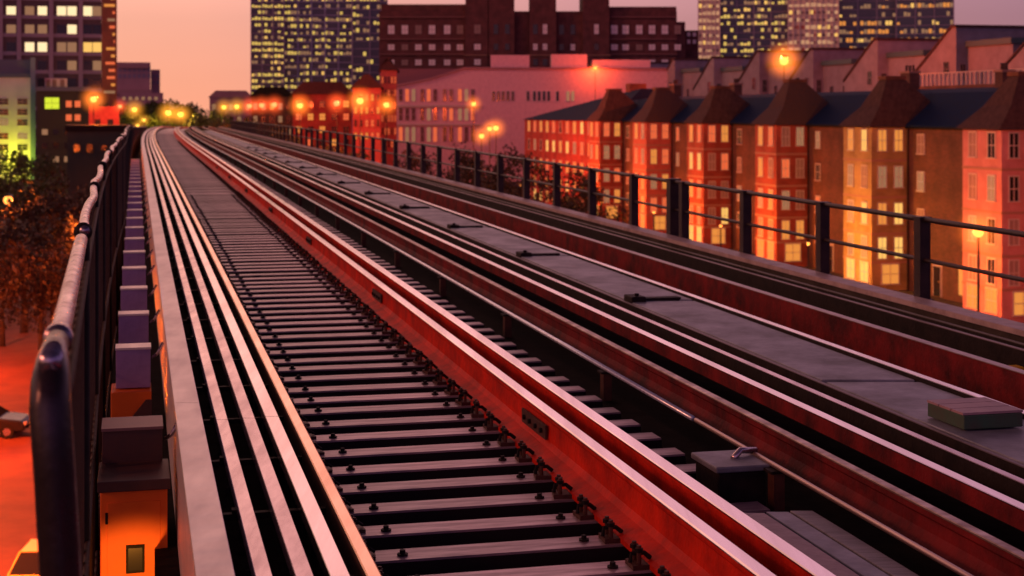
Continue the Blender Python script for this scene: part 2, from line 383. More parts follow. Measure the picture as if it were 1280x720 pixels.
# blue-grey pipe with brackets, junction box ---------------------
t = empty('conduit_pipe', P(3.37, 0), 0, 'long blue-grey pipe carried on low brackets between the two tracks', 'pipe'); lo = P(3.37, 0)
b = MB(); b.tube([P(3.37, y, .165) for y in YS(9.2, YE)], .017, M_pipe, 10); b.build('pipe', t, -lo, smooth=True)
b = MB(); b.tube([P(3.37, y, .165) for y in (-3, 0, 3, 6, 9.15)], .014, mat('brown_pipe', (.4, .28, .26), .4, .8), 10); b.build('near_pipe', t, -lo, smooth=True)
br = MB(); br.box(-.03, .03, -.04, .04, -.32, .145, M_rust); br.box(-.05, .05, -.05, .05, .135, .15, M_black); me_br = br.mesh('bracket')
Y = 8.0
while Y < 90: mesh_obj('bracket', me_br, t, P(3.37, Y, 0) - lo, TH); Y += 2.9
b = MB(); sweep(b, bar(3.26, 3.50, -.32, -.06), YB, YE, M_dark); tag(b.build('cable_trough'), 'dark cable trough running below the blue-grey pipe', 'trough')
# box by the pipe at (915,575)
def at(px, py, z):           # point on height z above the deck plane seen at pixel
    lo_, hi = 2., 150.
    for _ in range(60):
        mid = (lo_ + hi) / 2
        y = HY + FPX * (H - zc(mid) - z) / mid
        if y > py: lo_ = mid
        else: hi = mid
    return Vector(((px - CX) / FPX * mid, mid, zc(mid) + z))
def toY(Y, px, py): return Vector(((px - CX) / FPX * Y, Y, H - (py - HY) / FPX * Y))
p = at(915, 572, .16)
t = empty('junction_box', p, TH, 'small grey junction box where the pipe meets the second red rail', 'junction box')
b = MB(); b.frustum((-.15, .12, -.18, .16, -.42), (-.15, .12, -.18, .16, -.035), M_black); b.build('body', t, bevel=.008)
b = MB(); b.box(-.17, .14, -.20, .18, -.033, .0, M_slab); b.build('lid', t, bevel=.008)
b = MB(); b.tube([(.0, -.02, .0), (.06, .03, .03), (.16, .05, .02)], .018, M_galv, 8); b.build('pipe_elbow', t, smooth=True)
# plank footway bottom right-centre
for j, (ua, ub, m) in enumerate(((2.80, 2.91, M_slab), (2.925, 3.035, mat('pinkish_board', (.44, .28, .27), .5, .1, col2=(.32, .2, .2), scale=6, bump=.4)), (3.05, 3.16, M_slab), (3.175, 3.285, M_sleep2))):
    b = MB(); sweep(b, bar(ua, ub, .055, .10), YB + 1, 7.32 + .02 * j, m)
    tag(b.build('foot_board', bevel=.004), ['narrow grey foot board hugging the red rail', 'pinkish foot board, second from the red rail', 'blue-grey foot board, third from the red rail', 'grey-green foot board nearest the pipe'][j], 'board')

# walkway slabs ---------------------------------------------------
Y = 2.0; i = 0
slab_labels = 'grey walkway slab laid end to end between the far rails'
while Y < 116:
    e = min(Y + 4.0, 116)
    b = MB(); sweep(b, bar(4.52, 5.135, .16, .25 + random.uniform(-.004, .004)), Y + .02, e - .05, M_slab)
    tag(b.build('walkway_slab', bevel=.006), slab_labels, 'slab', 'walkway slabs between the far rails')
    if 6 < Y < 60:
        c = empty('cable_clamp', P(4.72, e, .25), TH, 'black cable clamp over a joint of the walkway slabs', 'clamp', 'cable clamps on the walkway joints')
        b = MB(); b.box(-.20, -.06, -.12, .12, -.12, .045, M_black); b.build('block', c, bevel=.01)
        b = MB(); b.box(-.055, .30, -.05, .06, -.04, .022, M_black); b.tube([(-.13, -.05, .04), (-.13, -.05, .07)], .02, M_black, 6); b.build('strap', c)
    Y = e
    i += 1
p = at(1215, 517, .30)
t = empty('crate', p, TH, 'low dark green crate with pinkish lid on the walkway slabs at right', 'crate')
b = MB(); b.box(-.17, .20, -.20, .20, -.045, .035, M_green); b.build('body', t, bevel=.006)
b = MB()
for q in range(3): b.box(-.175, .20, -.20 + q * .135, -.20 + q * .135 + .125, .037, .050, mat('faded_pink_board', (.38, .25, .27), .5, col2=(.26, .17, .2), scale=6)); 
b.build('lid', t)
p = at(1258, 466, .0)
b = MB(); b.frustum((-.10, .13, -.06, .06, 0), (-.09, .12, -.05, .05, .05), M_brass); o = b.build('track_marker', None, p, bevel=.008); o.rotation_euler.z = TH
tag(o, 'small bright yellow marker plate between the far rails at the right edge', 'marker')
t = empty('signal_cable', P(6.2, 0), 0, 'bundle of thin dark cables lying left of the right parapet', 'cable'); lo = P(6.2, 0)
for q in range(3):
    b = MB(); b.tube([P(6.15 + q * .05 + .03 * math.sin(y * .9 + q), y, .035 + .01 * q) for y in [x * .8 for x in range(9, 90)]], .013, [M_black, M_rust, M_black][q], 6); b.build('cable', t, -lo, smooth=True)

# right parapet + railing -------------------------------------------
t = empty('parapet', P(7.4, 0), 0, 'low dark parapet with pale coping along the right side of the viaduct', 'parapet'); lo = P(7.4, 0)
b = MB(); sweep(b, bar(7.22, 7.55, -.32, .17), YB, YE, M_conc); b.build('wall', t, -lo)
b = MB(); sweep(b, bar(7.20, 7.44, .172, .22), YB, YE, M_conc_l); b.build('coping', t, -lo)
t = empty('parapet_railing', P(7.5, 0), 0, 'dark iron railing with square posts on the right parapet', 'railing'); lo = P(7.5, 0)
pm = MB(); pm.box(-.055, .055, -.06, .06, .0, .80, M_rail_iron); pm.box(-.075, .075, -.08, .08, .0, .03, M_rail_iron); pm.box(-.065, .065, -.07, .07, .795, .815, M_rail_iron); me_p = pm.mesh('post')
Y = 8.2
ysx = []
while Y < 140:
    mesh_obj('post', me_p, t, P(7.5, Y, .165) - lo, TH); ysx.append(Y)
    if abs(Y - 20.95) < .6: mesh_obj('post', me_p, t, P(7.5, Y + .42, .165) - lo, TH, (1.3, 1.3, 1.02))
    Y += 2.1
b = MB(); b.tube([P(7.5, y, .955) for y in YS(4, 140)], .026, M_rail_iron, 8); b.build('top_rail', t, -lo, smooth=True)
b = MB(); b.tube([P(7.5, y, .57) for y in YS(4, 140)], .020, M_rail_iron, 8); b.build('mid_rail', t, -lo, smooth=True)

# left fence ----------------------------------------------------------
def uf(Y):       # the left fence bows out a little along its length
    return -.195 - .11 * math.sin(max(0, min(1, (Y - 4) / 22)) * math.pi)
t = empty('left_fence', P(-.2, 3.5, -1.1), 0, 'tall brown-black barred fence with steel handrail along the left edge', 'fence'); lo = P(-.2, 3.5, -1.1)
FZ = 1.50
def ft(Y):      # the fence gets lower toward the crest of the line
    a = 2.1 - zc(Y) - .0098 * Y
    k_ = .12; h_ = max(0, min(1, .5 + .5 * (FZ - a) / k_ / 2))
    return FZ * (1 - h_) + a * h_ - k_ * h_ * (1 - h_)
ys = [3.45 + i * .5 for i in range(12)] + [10 + i * 2 for i in range(66)]
hr = MB(); hr.tube([P(uf(y), y, FZ) for y in ys if y < 6.9], .027, M_handrail, 16); hr.build('handrail', t, -lo, smooth=True)
hr = MB(); hr.tube([P(uf(y) + .012 * math.sin(y * 2.2), y, ft(y) + .01 * math.sin(y * 3.1)) for y in [6.8 + i * .4 for i in range(335)]], .024, M_handrail, 10); hr.build('handrail', t, -lo, smooth=True)
pm = MB(); pm.tube([(0, 0, -1.1), (0, 0, 1.40)], .050, M_black, 14); pm.ball((0, 0, 1.46), .052, M_handrail, 14, 8, 1.0); pm.tube([(0, 0, 1.38), (0, 0, 1.42)], .060, M_black, 14)
me_fp = pm.mesh('post', True)
pj = MB(); pj.tube([(0, 0, 0), (0, 0, 2.58)], .030, M_black, 10); pj.ball((0, 0, 2.6), .043, M_black, 12, 8); me_fj = pj.mesh('post', True)
q_ = P(uf(3.45), 3.45, 0)
pm = MB(); pm.tube([P(uf(3.75), 3.75, 1.502), P(uf(3.65), 3.65, 1.500), P(uf(3.58), 3.55, 1.485), P(uf(3.5), 3.48, 1.455), (q_.x, q_.y, q_.z + 1.40), (q_.x + .010, q_.y, q_.z + 1.25), (q_.x + .030, q_.y, q_.z + .9), (q_.x + .055, q_.y, q_.z - 1.1)], [.028, .031, .038, .044, .047, .046, .046, .046], mat('dark_patinated_post', (.05, .03, .035), .32, .5, col2=(.022, .014, .014), scale=7, rvar=.15, bump=.2), 20)
pm.tube([P(uf(3.80), 3.84, 1.50), P(uf(3.80), 3.78, 1.50)], .036, M_handrail, 16)
o = pm.build('post', t, -lo, smooth=True)
Y = 6.85
while Y < 140: mesh_obj('post', me_fj, t, P(uf(Y), Y, -1.1) - lo, 0, (1, 1, (ft(Y) + 1.1) / 2.6)); Y += 3.4
bb = MB(); bb.box(-.008, .008, -.022, .022, -1.1, 1.44, M_fence_br); me_bb = bb.mesh('baluster')
Y = 3.62; n = 0
while n < 96:
    mesh_obj('baluster', me_bb, t, P(uf(Y), Y, random.uniform(-.01, .01)) - lo, TH); Y += .17 if n < 60 else .2; n += 1
b = MB()
while Y < 140:
    p = P(uf(Y), Y); b.box(p.x - .009, p.x + .009, p.y - .03, p.y + .03, p.z - 1.1, p.z + ft(Y) - .04, M_fence_br); Y += .25
tag(b.build('far_balusters', t, -lo), kind='stuff')
for z in (1.36, .1, -.95):
    b = MB(); b.tube([P(uf(y) + .02, y, min(z, ft(y) - .08)) for y in ys], .014, M_fence_br, 6); b.build('cross_rail', t, -lo, smooth=True)

# purple boxes between fence and beam
def outrig(Y, kind, label):
    t = empty('cable_box', P(-.02, Y, 0), TH, label, 'cable box', 'cable boxes behind the left fence')
    mm = M_brownbox if kind == 'brown' else M_purple
    w = .125 if kind != 'brown' else .165
    b = MB(); b.box(-w, w, 0, .20 if kind != 'brown' else .3, -.05, .235, mm); b.build('body', t, bevel=.004)
    b = MB(); b.box(-w - .004, w + .004, -.012, .21 if kind != 'brown' else .31, .236, .252, M_beam if kind != 'brown' else mat('brown_lid', (.22, .12, .12), .5, .3)); b.build('lid', t)
    b = MB(); b.tube([(w + .02, .1, .16), (w + .05, .0, .2), (w + .09, .05, .27)], .012, M_galv, 6)
    b.build('cable_elbow', t, smooth=True)
    b = MB(); b.box(-.06, -.03, .05, .15, -1.1, -.052, M_black); b.box(.03, .06, .05, .15, -1.1, -.052, M_black); b.build('stand', t)
    return t
outrig(8.55, 'brown', 'near brown cable box on a dark ledge above the orange cabinet')
Y = 11.3
lab = ['largest purple cable box, directly beyond the brown one', 'second purple cable box beyond the brown one', 'third purple cable box beyond the brown one', 'fourth purple cable box beyond the brown one', 'fifth purple cable box beyond the brown one']
i = 0
while Y < 50:
    outrig(Y, 'purple', lab[i] if i < 5 else 'small distant purple cable box in the row behind the left fence'); Y += 1.78; i += 1
# orange cabinets below
p = P(.0, 8.15, 0)
t = empty('cabinet', (p.x, p.y, p.z - 1.1), TH, 'near orange enamel cabinet with a small dark window beside the beam', 'cabinet')
b = MB(); b.box(-.185, .165, 0, .45, 0, 1.10, M_orange); b.build('body', t, bevel=.006)
b = MB(); b.box(-.052, .045, -.014, -.0065, .66, .81, M_black); w_ = b.build('window', t)
b = MB(); b.box(-.040, .033, -.018, -.0145, .675, .795, M_glassd); b.build('pane', w_)
b = MB(); b.box(-.20, .18, -.03, .46, 1.102, 1.16, M_brownbox); b.build('ledge', t, bevel=.005)
b = MB(); b.box(-.150, .128, -.006, -.0005, .12, 1.04, M_orange); d_ = b.build('door', t, bevel=.002)
b = MB(); b.box(.095, .110, -.022, -.0065, .52, .60, M_black); b.build('handle', d_)
for hz_ in (.25, .93):
    b = MB(); b.tube([(-.152, -.008, hz_), (-.152, -.008, hz_ + .06)], .007, M_black, 6); b.build('hinge', t)

p = P(-.03, 11.2, 0)
t = empty('cabinet', (p.x, p.y, p.z - 1.1), TH, 'farther orange cabinet under the largest purple cable box', 'cabinet')
b = MB(); b.box(-.15, .14, 0, .4, 0, 1.04, M_orange); b.build('body', t, bevel=.006)
b = MB(); b.prism([(-.145, .60), (.143, .60), (.143, .98), (.10, .98), (-.06, .78), (-.06, .70), (-.145, .68)], 'y', -.02, -.002, M_brownbox); b.build('gable_cover', t)

# ------------------------------------------------------------------ ground
g = MB(); g.box(-690, 690, -70, 1290, STREET - .5, STREET, mat('city_ground', (.075, .05, .04), .8, col2=(.045, .033, .03), scale=.2, bump=.4))
tag(g.build('ground'), kind='structure')
def quad_strip(pts, m, name, z):
    b = MB(); n = len(pts) // 2
    for i in range(n - 1):
        a, b_, c, d_ = pts[2 * i], pts[2 * i + 1], pts[2 * i + 3], pts[2 * i + 2]
        b.poly([(*a, z), (*b_, z), (*c, z), (*d_, z)], m)
    return tag(b.build(name), kind='structure')
M_pave = mat('lamplit_street', (.30, .075, .030), .7, col2=(.20, .045, .020), scale=.6, bump=.4, bscale=6)  # red base carries part of the sodium lamps' orange light
M_asph = mat('asphalt', (.06, .05, .05), .6, col2=(.045, .04, .04), scale=.8, bump=.5, bscale=9)
M_line = mat('road_paint', (.7, .68, .6), .6)
def rowX(u, Y): return -.2316 * Y + u
quad_strip([(rowX(u, y), y) for y in (-20, 120, 420) for u in (-16, -3.5)], M_pave, 'left_street', STREET + .004)
quad_strip([(rowX(u, y), y) for y in (-20, 120, 420) for u in (38, 54)], M_asph, 'right_road', STREET + .004)
for ua, ub in ((54.0, 60), (32, 38.0)):
    b = MB()
    b.hexa([(rowX(ua, -20), -20, STREET - .1), (rowX(ub, -20), -20, STREET - .1), (rowX(ub, 420), 420, STREET - .1), (rowX(ua, 420), 420, STREET - .1),
            (rowX(ua, -20), -20, STREET + .12), (rowX(ub, -20), -20, STREET + .12), (rowX(ub, 420), 420, STREET + .12), (rowX(ua, 420), 420, STREET + .12)], M_pave)
    tag(b.build('pavement'), kind='structure')
b = MB()
b.hexa([(rowX(-16.6, -20), -20, STREET - .1), (rowX(-16, -20), -20, STREET - .1), (rowX(-16, 420), 420, STREET - .1), (rowX(-16.6, 420), 420, STREET - .1),
        (rowX(-16.6, -20), -20, STREET + .14), (rowX(-16, -20), -20, STREET + .14), (rowX(-16, 420), 420, STREET + .14), (rowX(-16.6, 420), 420, STREET + .14)], M_conc_l)
tag(b.build('kerb'), kind='structure')
b = MB()
for q in range(60):
    y = 20 + q * 6
    b.poly([(rowX(45.9, y), y, STREET + .008), (rowX(46.1, y), y, STREET + .008), (rowX(46.1, y + 3), y + 3, STREET + .008), (rowX(45.9, y + 3), y + 3, STREET + .008)], M_line)
tag(b.build('road_markings'), kind='structure')

# ------------------------------------------------------------------ windows
WIN = {}
def wmesh(w, h, lit_m, frame_m=M_trim, bars=True):
    key = (round(w, 2), round(h, 2), lit_m.name, frame_m.name, bars)
    if key in WIN: return WIN[key]
    f = MB(); t_ = .09 * min(1, w); 
    f.box(-w / 2 - t_, -w / 2, -.06, .05, -h / 2, h / 2, frame_m); f.box(w / 2, w / 2 + t_, -.06, .05, -h / 2, h / 2, frame_m)
    f.box(-w / 2 - t_, w / 2 + t_, -.06, .05, h / 2, h / 2 + t_ * 1.4, frame_m); f.box(-w / 2 - t_ - .06, w / 2 + t_ + .06, -.12, .05, -h / 2 - t_ * 1.2, -h / 2, frame_m)
    if bars:
        f.box(-w / 2, w / 2, -.045, -.012, -.03, .03, frame_m); f.box(-.025, .025, -.04, -.013, -h / 2, -.03, frame_m); f.box(-.025, .025, -.04, -.013, .03, h / 2, frame_m)
    g = MB(); g.box(-w / 2, w / 2, -.01, .03, -h / 2, h / 2, lit_m)
    WIN[key] = (f.mesh('window'), g.mesh('pane')); return WIN[key]
def window(parent, loc, rz, w, h, m, frame=M_trim, bars=True):
    """frame stands on the wall, its outer side is local -Y rotated by rz"""
    a, b = wmesh(w, h, m, frame, bars)
    o = mesh_obj('window', a, parent, loc, rz); mesh_obj('pane', b, o); return o

# ------------------------------------------------------------------ front terrace
RT = math.atan2(1, -.2316)        # local +X runs up the row away from the camera, +Y faces the track
DIRF = math.sqrt(1 + .2316 ** 2)
WR = [-.3, -3.4, -6.5, -9.4]
desc = ['nearest brick terraced house with pale pink bay at the right edge', 'terraced house with amber and yellow lit bay, second from the right', 'terraced house with red lit bay, third from the right',
        'terraced house with orange-red bay windows, fourth from the right', 'terraced house with glowing red bay, fifth from the right', 'small terraced house with dim bay, sixth from the right',
        'seventh terraced house from the right, half hidden by the railing', 'farthest terraced house of the row with dark slate roof']
def terrace(i, Yf):
    near = Yf - 19.8
    # empty at the near end of the house, main facade at u=63.4
    base = Vector((rowX(63.4, near), near, STREET))
    t = empty('terraced_house', base, RT, desc[i], 'house', 'terraced houses along the right road')
    baym = [M_strose, M_bricky, M_brick, M_brick, M_stuccor, M_brick, M_brick, M_brick][i]
    bb0, bb1, bd = 14.8, 20.2, 3.3
    ez = .8 - STREET
    b = MB(); b.box(.0, 20.3, -10, 0, 0, ez, M_brickd); b.build('wall', t)
    b = MB(); b.box(bb0, bb1, .003, bd, 0, ez, baym)
    for z in (10.9, 7.8, 4.7, 2.3): b.box(bb0 - .04, bb1 + .04, .003, bd + .04, z, z + .18, M_band)
    b.build('bay', t)
    b = MB()
    e = ez + .05
    b.prism([(.35, e), (.35, e + .12), (-3.0, e + 2.9), (-5.5, e + 3.3), (-9.0, e + 1.6), (-10.4, e)], 'x', -.02, 20.28, M_slate)
    b.build('roof', t)
    tl = [M_tile, M_tile, M_tile2, M_tile, M_tile2, M_tile, M_tile2, M_tile][i]
    b = MB(); b.frustum((bb0 - .35, bb1 + .35, -5, bd + .35, e), (bb0 - .3, bb1 + .3, -4.9, bd + .3, e + .14), tl)
    b.frustum((bb0 - .3, bb1 + .3, -4.9, bd + .3, e + .142), (bb0 - .22, bb1 - 1.9 - .2 * (i % 2), -2.6, 2.7, e + 1.7), tl)
    b.frustum((bb0 - .22, bb1 - 1.9 - .2 * (i % 2), -2.6, 2.7, e + 1.703), (bb0 - .12, bb0 + 1.2, .3, 2.0, e + 4.0 + .15 * (i % 3 - 1)), tl)
    b.box(bb0 - .2, bb0 + 1.3, .2, 2.1, e + 4.003 + .15 * (i % 3 - 1), e + 4.3 + .15 * (i % 3 - 1), M_brickd)
    rf = b.build('bay_roof', t)
    ch = [5.5, 8.2, 3.6, 9.0, 6.5, 8, 5, 7][i]; cw = [1.4, 1.2, 1.8, 1.0, 1.4, 1.6, 1.2, 1.4][i]
    b = MB(); b.box(ch, ch + cw, -6, -5, e + 2.2, e + 4.2 + .3 * (i % 3), M_brickd); b.box(ch - .1, ch + cw + .1, -6.1, -4.9, e + 4.203 + .3 * (i % 3), e + 4.4 + .3 * (i % 3), M_band)
    for q in range(3): b.tube([(ch + .25 + q * (cw - .5) / 2, -5.5, e + 4.4 + .3 * (i % 3)), (ch + .25 + q * (cw - .5) / 2, -5.5, e + 4.95 + .3 * (i % 3))], .12, M_tile, 8)
    b.build('chimney', t)
    b = MB(); b.box(.1, 20.2, .05, .2, ez - .12, ez + .02, M_black); b.tube([(14.5, .12, 0), (14.5, .12, ez)], .06, M_black, 6); b.build('gutter', t)
    rs = random.Random(i * 11 + 3)
    pal = [[M_glassd, M_l3, M_curtain], [M_l1, M_l2, M_l3, M_curtain], [M_l2, M_l3, M_curtain, M_l5], [M_l2, M_l1, M_l5, M_curtain], [M_l2, M_l5, M_l3, M_l5], [M_l2, M_l3, M_l5], [M_l3, M_l2], [M_l3, M_glassd]][i]
    for k_, z in enumerate(WR):
        zz = z - STREET
        for x in (bb0 + 1.3, bb0 + 3.9):                     # bay front faces the track
            window(t, (x, bd + .02, zz), math.pi, .95, 1.75, rs.choice(pal))
        for y in (.85, 2.35):                                # bay side faces along the row
            window(t, (bb0 - .02, y, zz), -math.pi / 2, .72, 1.75, rs.choice(pal) if i != 1 else rs.choice([M_l1, M_l1, M_l2, M_l3]))
        for x in ((12.4,) if k_ else (12.4, 4.6)):
            window(t, (x, .02, zz - .3), math.pi, .9 + .2 * (i % 2), 1.5, rs.choice([M_glassd, M_glassd, M_curtain, M_l3, M_l5]))
    # ground floor shop-like glow
    for x in (bb0 + 1.3, bb0 + 3.9): window(t, (x, bd + .02, 1.5), math.pi, 1.5, 1.6, M_l1 if i % 2 else M_l2)
    window(t, (bb0 - .02, 1.6, 1.4), -math.pi / 2, 1.5, 1.6, M_l2)
    b = MB(); b.box(8.9, 10.3, .002, .10, .1, 2.7, M_trim); b.box(9.05, 10.15, .102, .13, .1, 2.5, M_glassd); dr = b.build('door', t)
    b = MB(); b.ball((9.2, .16, 1.3), .05, M_brass, 8, 6); b.build('handle', dr)
    b = MB(); b.box(4, 6.2, .002, .08, .6, 2.8, M_l2); b.build('shop_window', t)
    # end wall windows (camera-facing) of the nearest house
    return t
for i in range(6): terrace(i, 114.5 + 19.8 * i)
# end of the row: long wing under one sloping hip
t = empty('terraced_house', (rowX(63.4, 213.6), 213.6, STREET), RT, 'long low end house with a roof sloping down to the left, last of the terrace', 'house', 'terraced houses along the right road')
ez = .8 - STREET
b = MB(); b.box(0, 52, -10, 0, 0, ez, M_brick); b.build('wall', t)
b = MB(); b.hexa([(-.2, -10.4, ez + .003), (52.4, -10.4, ez + .003), (52.4, .4, ez + .003), (-.2, .4, ez + .003), (-.1, -6, ez + 4.6), (14, -6, ez + 3.8), (14, -4.4, ez + 3.8), (-.1, -4.4, ez + 4.6)], M_slate); b.build('roof', t)
b = MB(); b.box(4, 6, -6.5, -4, ez + 3.4, ez + 5.4, M_brickd); b.build('chimney', t)
re_ = random.Random(44)
for z in WR + [-11.7]:
    for q in range(12): window(t, (2.4 + q * 4.2, .02, z - STREET), math.pi, 1.5, 1.7, re_.choice([M_l2, M_l5, M_l2, M_glassd, M_l3, M_l1]))

# ------------------------------------------------------------------ second row: pink saw-tooth houses
for i in range(8):
    near = 176.6 + 23.0 * i
    t = empty('gabled_house', (rowX(112, near), near, STREET), RT, ['pink rendered house with tall chimney end at the right edge', 'pink house with flat teal roof beside the sloping gable, second from the right', 'mauve-pink saw-tooth house, third from the right on the back row',
              'pink saw-tooth house behind the sodium lamp, fourth on the back row', 'pink gabled house, fifth from the right on the back row', 'small pink gabled house, sixth on the back row', 'seventh house of the back row', 'last small house of the back row at left'][i], 'house', 'pink gabled houses behind the terrace')
    top = [25.5, 25.6, 24.9, 24.4, 24.9, 24.6, 25, 25][i]; wm_ = [M_st2, M_st3, M_st2, M_st3, M_st3, M_st2, M_st3, M_st2][i]
    b = MB(); b.box(0, 11.4, -9, 0, 0, top - 1.5, wm_); b.box(11.4, 23.1, -9, 1.8, 0, top - 5, wm_)
    b.prism([(23.1, top - 4.997), (11.4, top - 4.997), (11.4, top + 1.2), (12.6, top + 1.2)], 'y', -9, 1.8, wm_); b.build('wall', t)
    b = MB(); b.box(-.2, 11.38, -9.2, .4, top - 1.49, top - .7, M_teal); b.build('roof', t)
    b = MB(); b.prism([(23.2, top - 5.0), (23.2, top - 4.6), (12.5, top + 1.6), (11.2, top + 1.6), (11.2, top + 1.21), (12.6, top + 1.21)], 'y', -9.2, 2.0, M_tile); b.build('gable_roof', t)
    for x, z in ((3, top - 6), (8, top - 6), (3, top - 11)): window(t, (x, .02, z), math.pi, 1.3, 1.9, M_glassd, wm_)
    for x, z in ((14, top - 4.5), (17.5, top - 7.5), (14, top - 9)): window(t, (x, 1.83, z), math.pi, 1.4, 2.0, M_glassd, wm_)
    window(t, (11.38, .8, top - 5), -math.pi / 2, .8, 2.2, M_glassd, wm_)
    b = MB(); b.box(19, 20.2, -5, -4, top - 4, top + .5, M_brickd); b.build('chimney', t)

# roof-edge balustrade in front of the back row
t = empty('white_balustrade', (rowX(92, 130), 130, 1), RT, 'row of small white balusters on the wall behind the terrace roofs', 'balustrade')
b = MB(); b.box(0, 60, -.4, .4, STREET - 1, 4.2, M_brickd); b.build('wall', t)
b = MB(); b.box(0, 60, -.12, .12, 5.6, 5.75, M_trim); b.build('top_rail', t)
bm_ = MB(); bm_.box(-.12, .12, -.12, .12, 4.203, 5.6, M_trim); me_q = bm_.mesh('baluster')
for q in range(60): mesh_obj('baluster', me_q, t, (.5 + q, 0, 0))

# ------------------------------------------------------------------ generic blocks facing the camera
def px2x(px, Y): return (px - CX) / FPX * Y
def py2z(py, Y): return H - (py - HY) / FPX * Y
class Blk:
    """front plane of a block turned so that its inner corner's side wall recedes along the line of sight"""
    def __init__(s, px0, px1, Y):
        s.Y = Y; s.left = (px0 + px1) / 2 < CX
        pc = px1 if s.left else px0
        s.cx = px2x(pc, Y); s.a = math.atan2(-s.cx, Y); s.px0, s.px1 = px0, px1
        s.W = 0; s.W = abs(s.sv(px0) - s.sv(px1))
        if s.left: s.org = (s.cx - s.W * math.cos(s.a), Y - s.W * math.sin(s.a))
        else: s.org = (s.cx, Y)
    def sv(s, px):
        q = (px - CX) / FPX; c, n = math.cos(s.a), math.sin(s.a)
        return (q * s.Y - s.cx) / (c - q * n)
    def x(s, px): return s.sv(px) + (s.W if s.left else 0)
    def z(s, px, py): return py2z(py, s.Y + s.sv(px) * math.sin(s.a)) - STREET
def block(name, px0, px1, pyt, Y, depth, m, label, cat='building', roof=None, group=None):
    B = Blk(px0, px1, Y)
    t = empty(name, (B.org[0], B.org[1], STREET), B.a, label, cat, group)
    b = MB(); top = py2z(pyt, Y) - STREET
    b.box(0, B.W, 0, depth, 0, top, m); b.build('wall', t)
    if roof: b = MB(); b.box(-.3, B.W + .3, -.3, depth + .3, top + .003, top + .9, roof); b.build('roof', t)
    return t, B, B.W, top
def wgrid(t, B, Y, pxs, pys, wpx, hpx, choose, frame=M_trim, bars=False):
    for py in pys:
        for px in pxs:
            m = choose(px, py)
            if m: window(t, (B.x(px), -.05, B.z(px, py)), 0, wpx * Y / FPX, hpx * Y / FPX, m, frame, bars)
rr = random.Random(5)
# dark office block top left
Y = 400
t, x0, W, top = block('office_block', -40, 127, -40, Y, 40, M_towerd, 'dark office block with lit windows filling the top left corner')
b = MB(); b.box(W + .02, W + 3.9, -.5, 39, 0, top, M_copper); b.build('corner_tower', t)
for c in range(4): 
    b = MB(); x = x0.x([24, 64, 101, 1][c]); b.box(x - .55, x + .55, -1.1, -.01, 0, top, M_towerf); b.build('pier', t)
lits = {(14, 14): M_l4, (53, 14): M_l4, (77, 14): M_l4, (90, 14): M_l4, (110, 14): M_l4, (121, 14): M_l3, (90, 37): M_l4, (46, 37): M_l3, (37, 37): M_l3, (53, 37): M_l3, (37, 59): M_l4, (53, 59): M_l4, (77, 59): M_l3, (110, 59): M_l1, (121, 59): M_l1, (90, 59): M_l3, (14, 37): M_l3}
wgrid(t, x0, Y, (-8, 8 + 6, 37, 53, 77, 90, 110, 121), (-8, 14, 37, 59, 82, 104), 11, 12, lambda px, py: lits.get((px, py), M_glassd if rr.random() < .8 else M_l3), M_towerd)
for q in range(9):
    py = -8 + 22.6 * q; b = MB(); b.box(0, W, -.5, -.012, py2z(py + 8, Y) - STREET - .5, py2z(py + 8, Y) - STREET + .5, M_towerf); b.build('floor_band', t)
# small warm lights up the copper corner
for q in range(30):
    b = MB(); z = 20 + q * 1.9; b.box(W + rr.uniform(.5, 3.2), W + 3.4, -.62, -.51, z, z + .7, rr.choice([M_l2, M_l5, M_l3])); b.build('corner_light', t)
# white building
Y = 337
t, x0, W, top = block('flats', -60, 44, 97, Y, 20, M_white, 'white low flats with rows of small dark windows at the left edge', roof=M_bluecol)
b = MB(); b.box(W - 22, W, 2, 18, top + .95, top + 4, M_bluecol); b.build('roof_storey', t)
b = MB(); x = x0.x(38); b.box(x, x + 1.05, -1.5, 0, 0, py2z(72, Y) - STREET, mat('blue_steel_column', (.16, .25, .34), .5)); b.build('corner_column', t)
wgrid(t, x0, Y, (-20, -10, 4, 28), (127, 140, 153, 170, 184, 197, 210), 12, 7.5, lambda px, py: M_l3 if rr.random() < .15 else M_glassd, M_white, True)
# dark green building
Y = 320
t, x0, W, top = block('warehouse', 46, 112, 114, Y, 20, M_greenb, 'dark green warehouse with one lime lit window, behind the fence at left', roof=M_bluecol)
wgrid(t, x0, Y, (65,), (129,), 17, 14, lambda px, py: M_lime, M_greenb, True)
wgrid(t, x0, Y, (86, 97), (130, 147), 7, 8, lambda px, py: M_l5, M_greenb, False)
wgrid(t, x0, Y, (56, 70, 84, 98), (165, 182, 199), 7, 7, lambda px, py: M_glassd if rr.random() < .7 else M_l3, M_greenb, False)
Y = 300
t, x0, W, top = block('brick_office', 56, 84, 98, 345, 16, M_white, 'pale small block with curtained windows rising over the green warehouse')
wgrid(t, x0, 345, (60, 68, 78), (104,), 5, 9, lambda px, py: M_curtain, M_white)
t, x0, W, top = block('lit_annexe', 111, 149, 133, 270, 14, M_stuccor, 'red lit annexe under the orange lamp left of the far trees')
wgrid(t, x0, 270, (122, 138), (153,), 7, 8, lambda px, py: M_glassd, M_stuccor)
t, x0, W, top = block('low_shed', 84, 164, 164, 230, 12, M_greenb, 'long low black shed below the red lit annexe', roof=M_black)
wgrid(t, x0, 230, (96, 112, 130), (185,), 7, 9, lambda px, py: M_glassd, M_greenb)
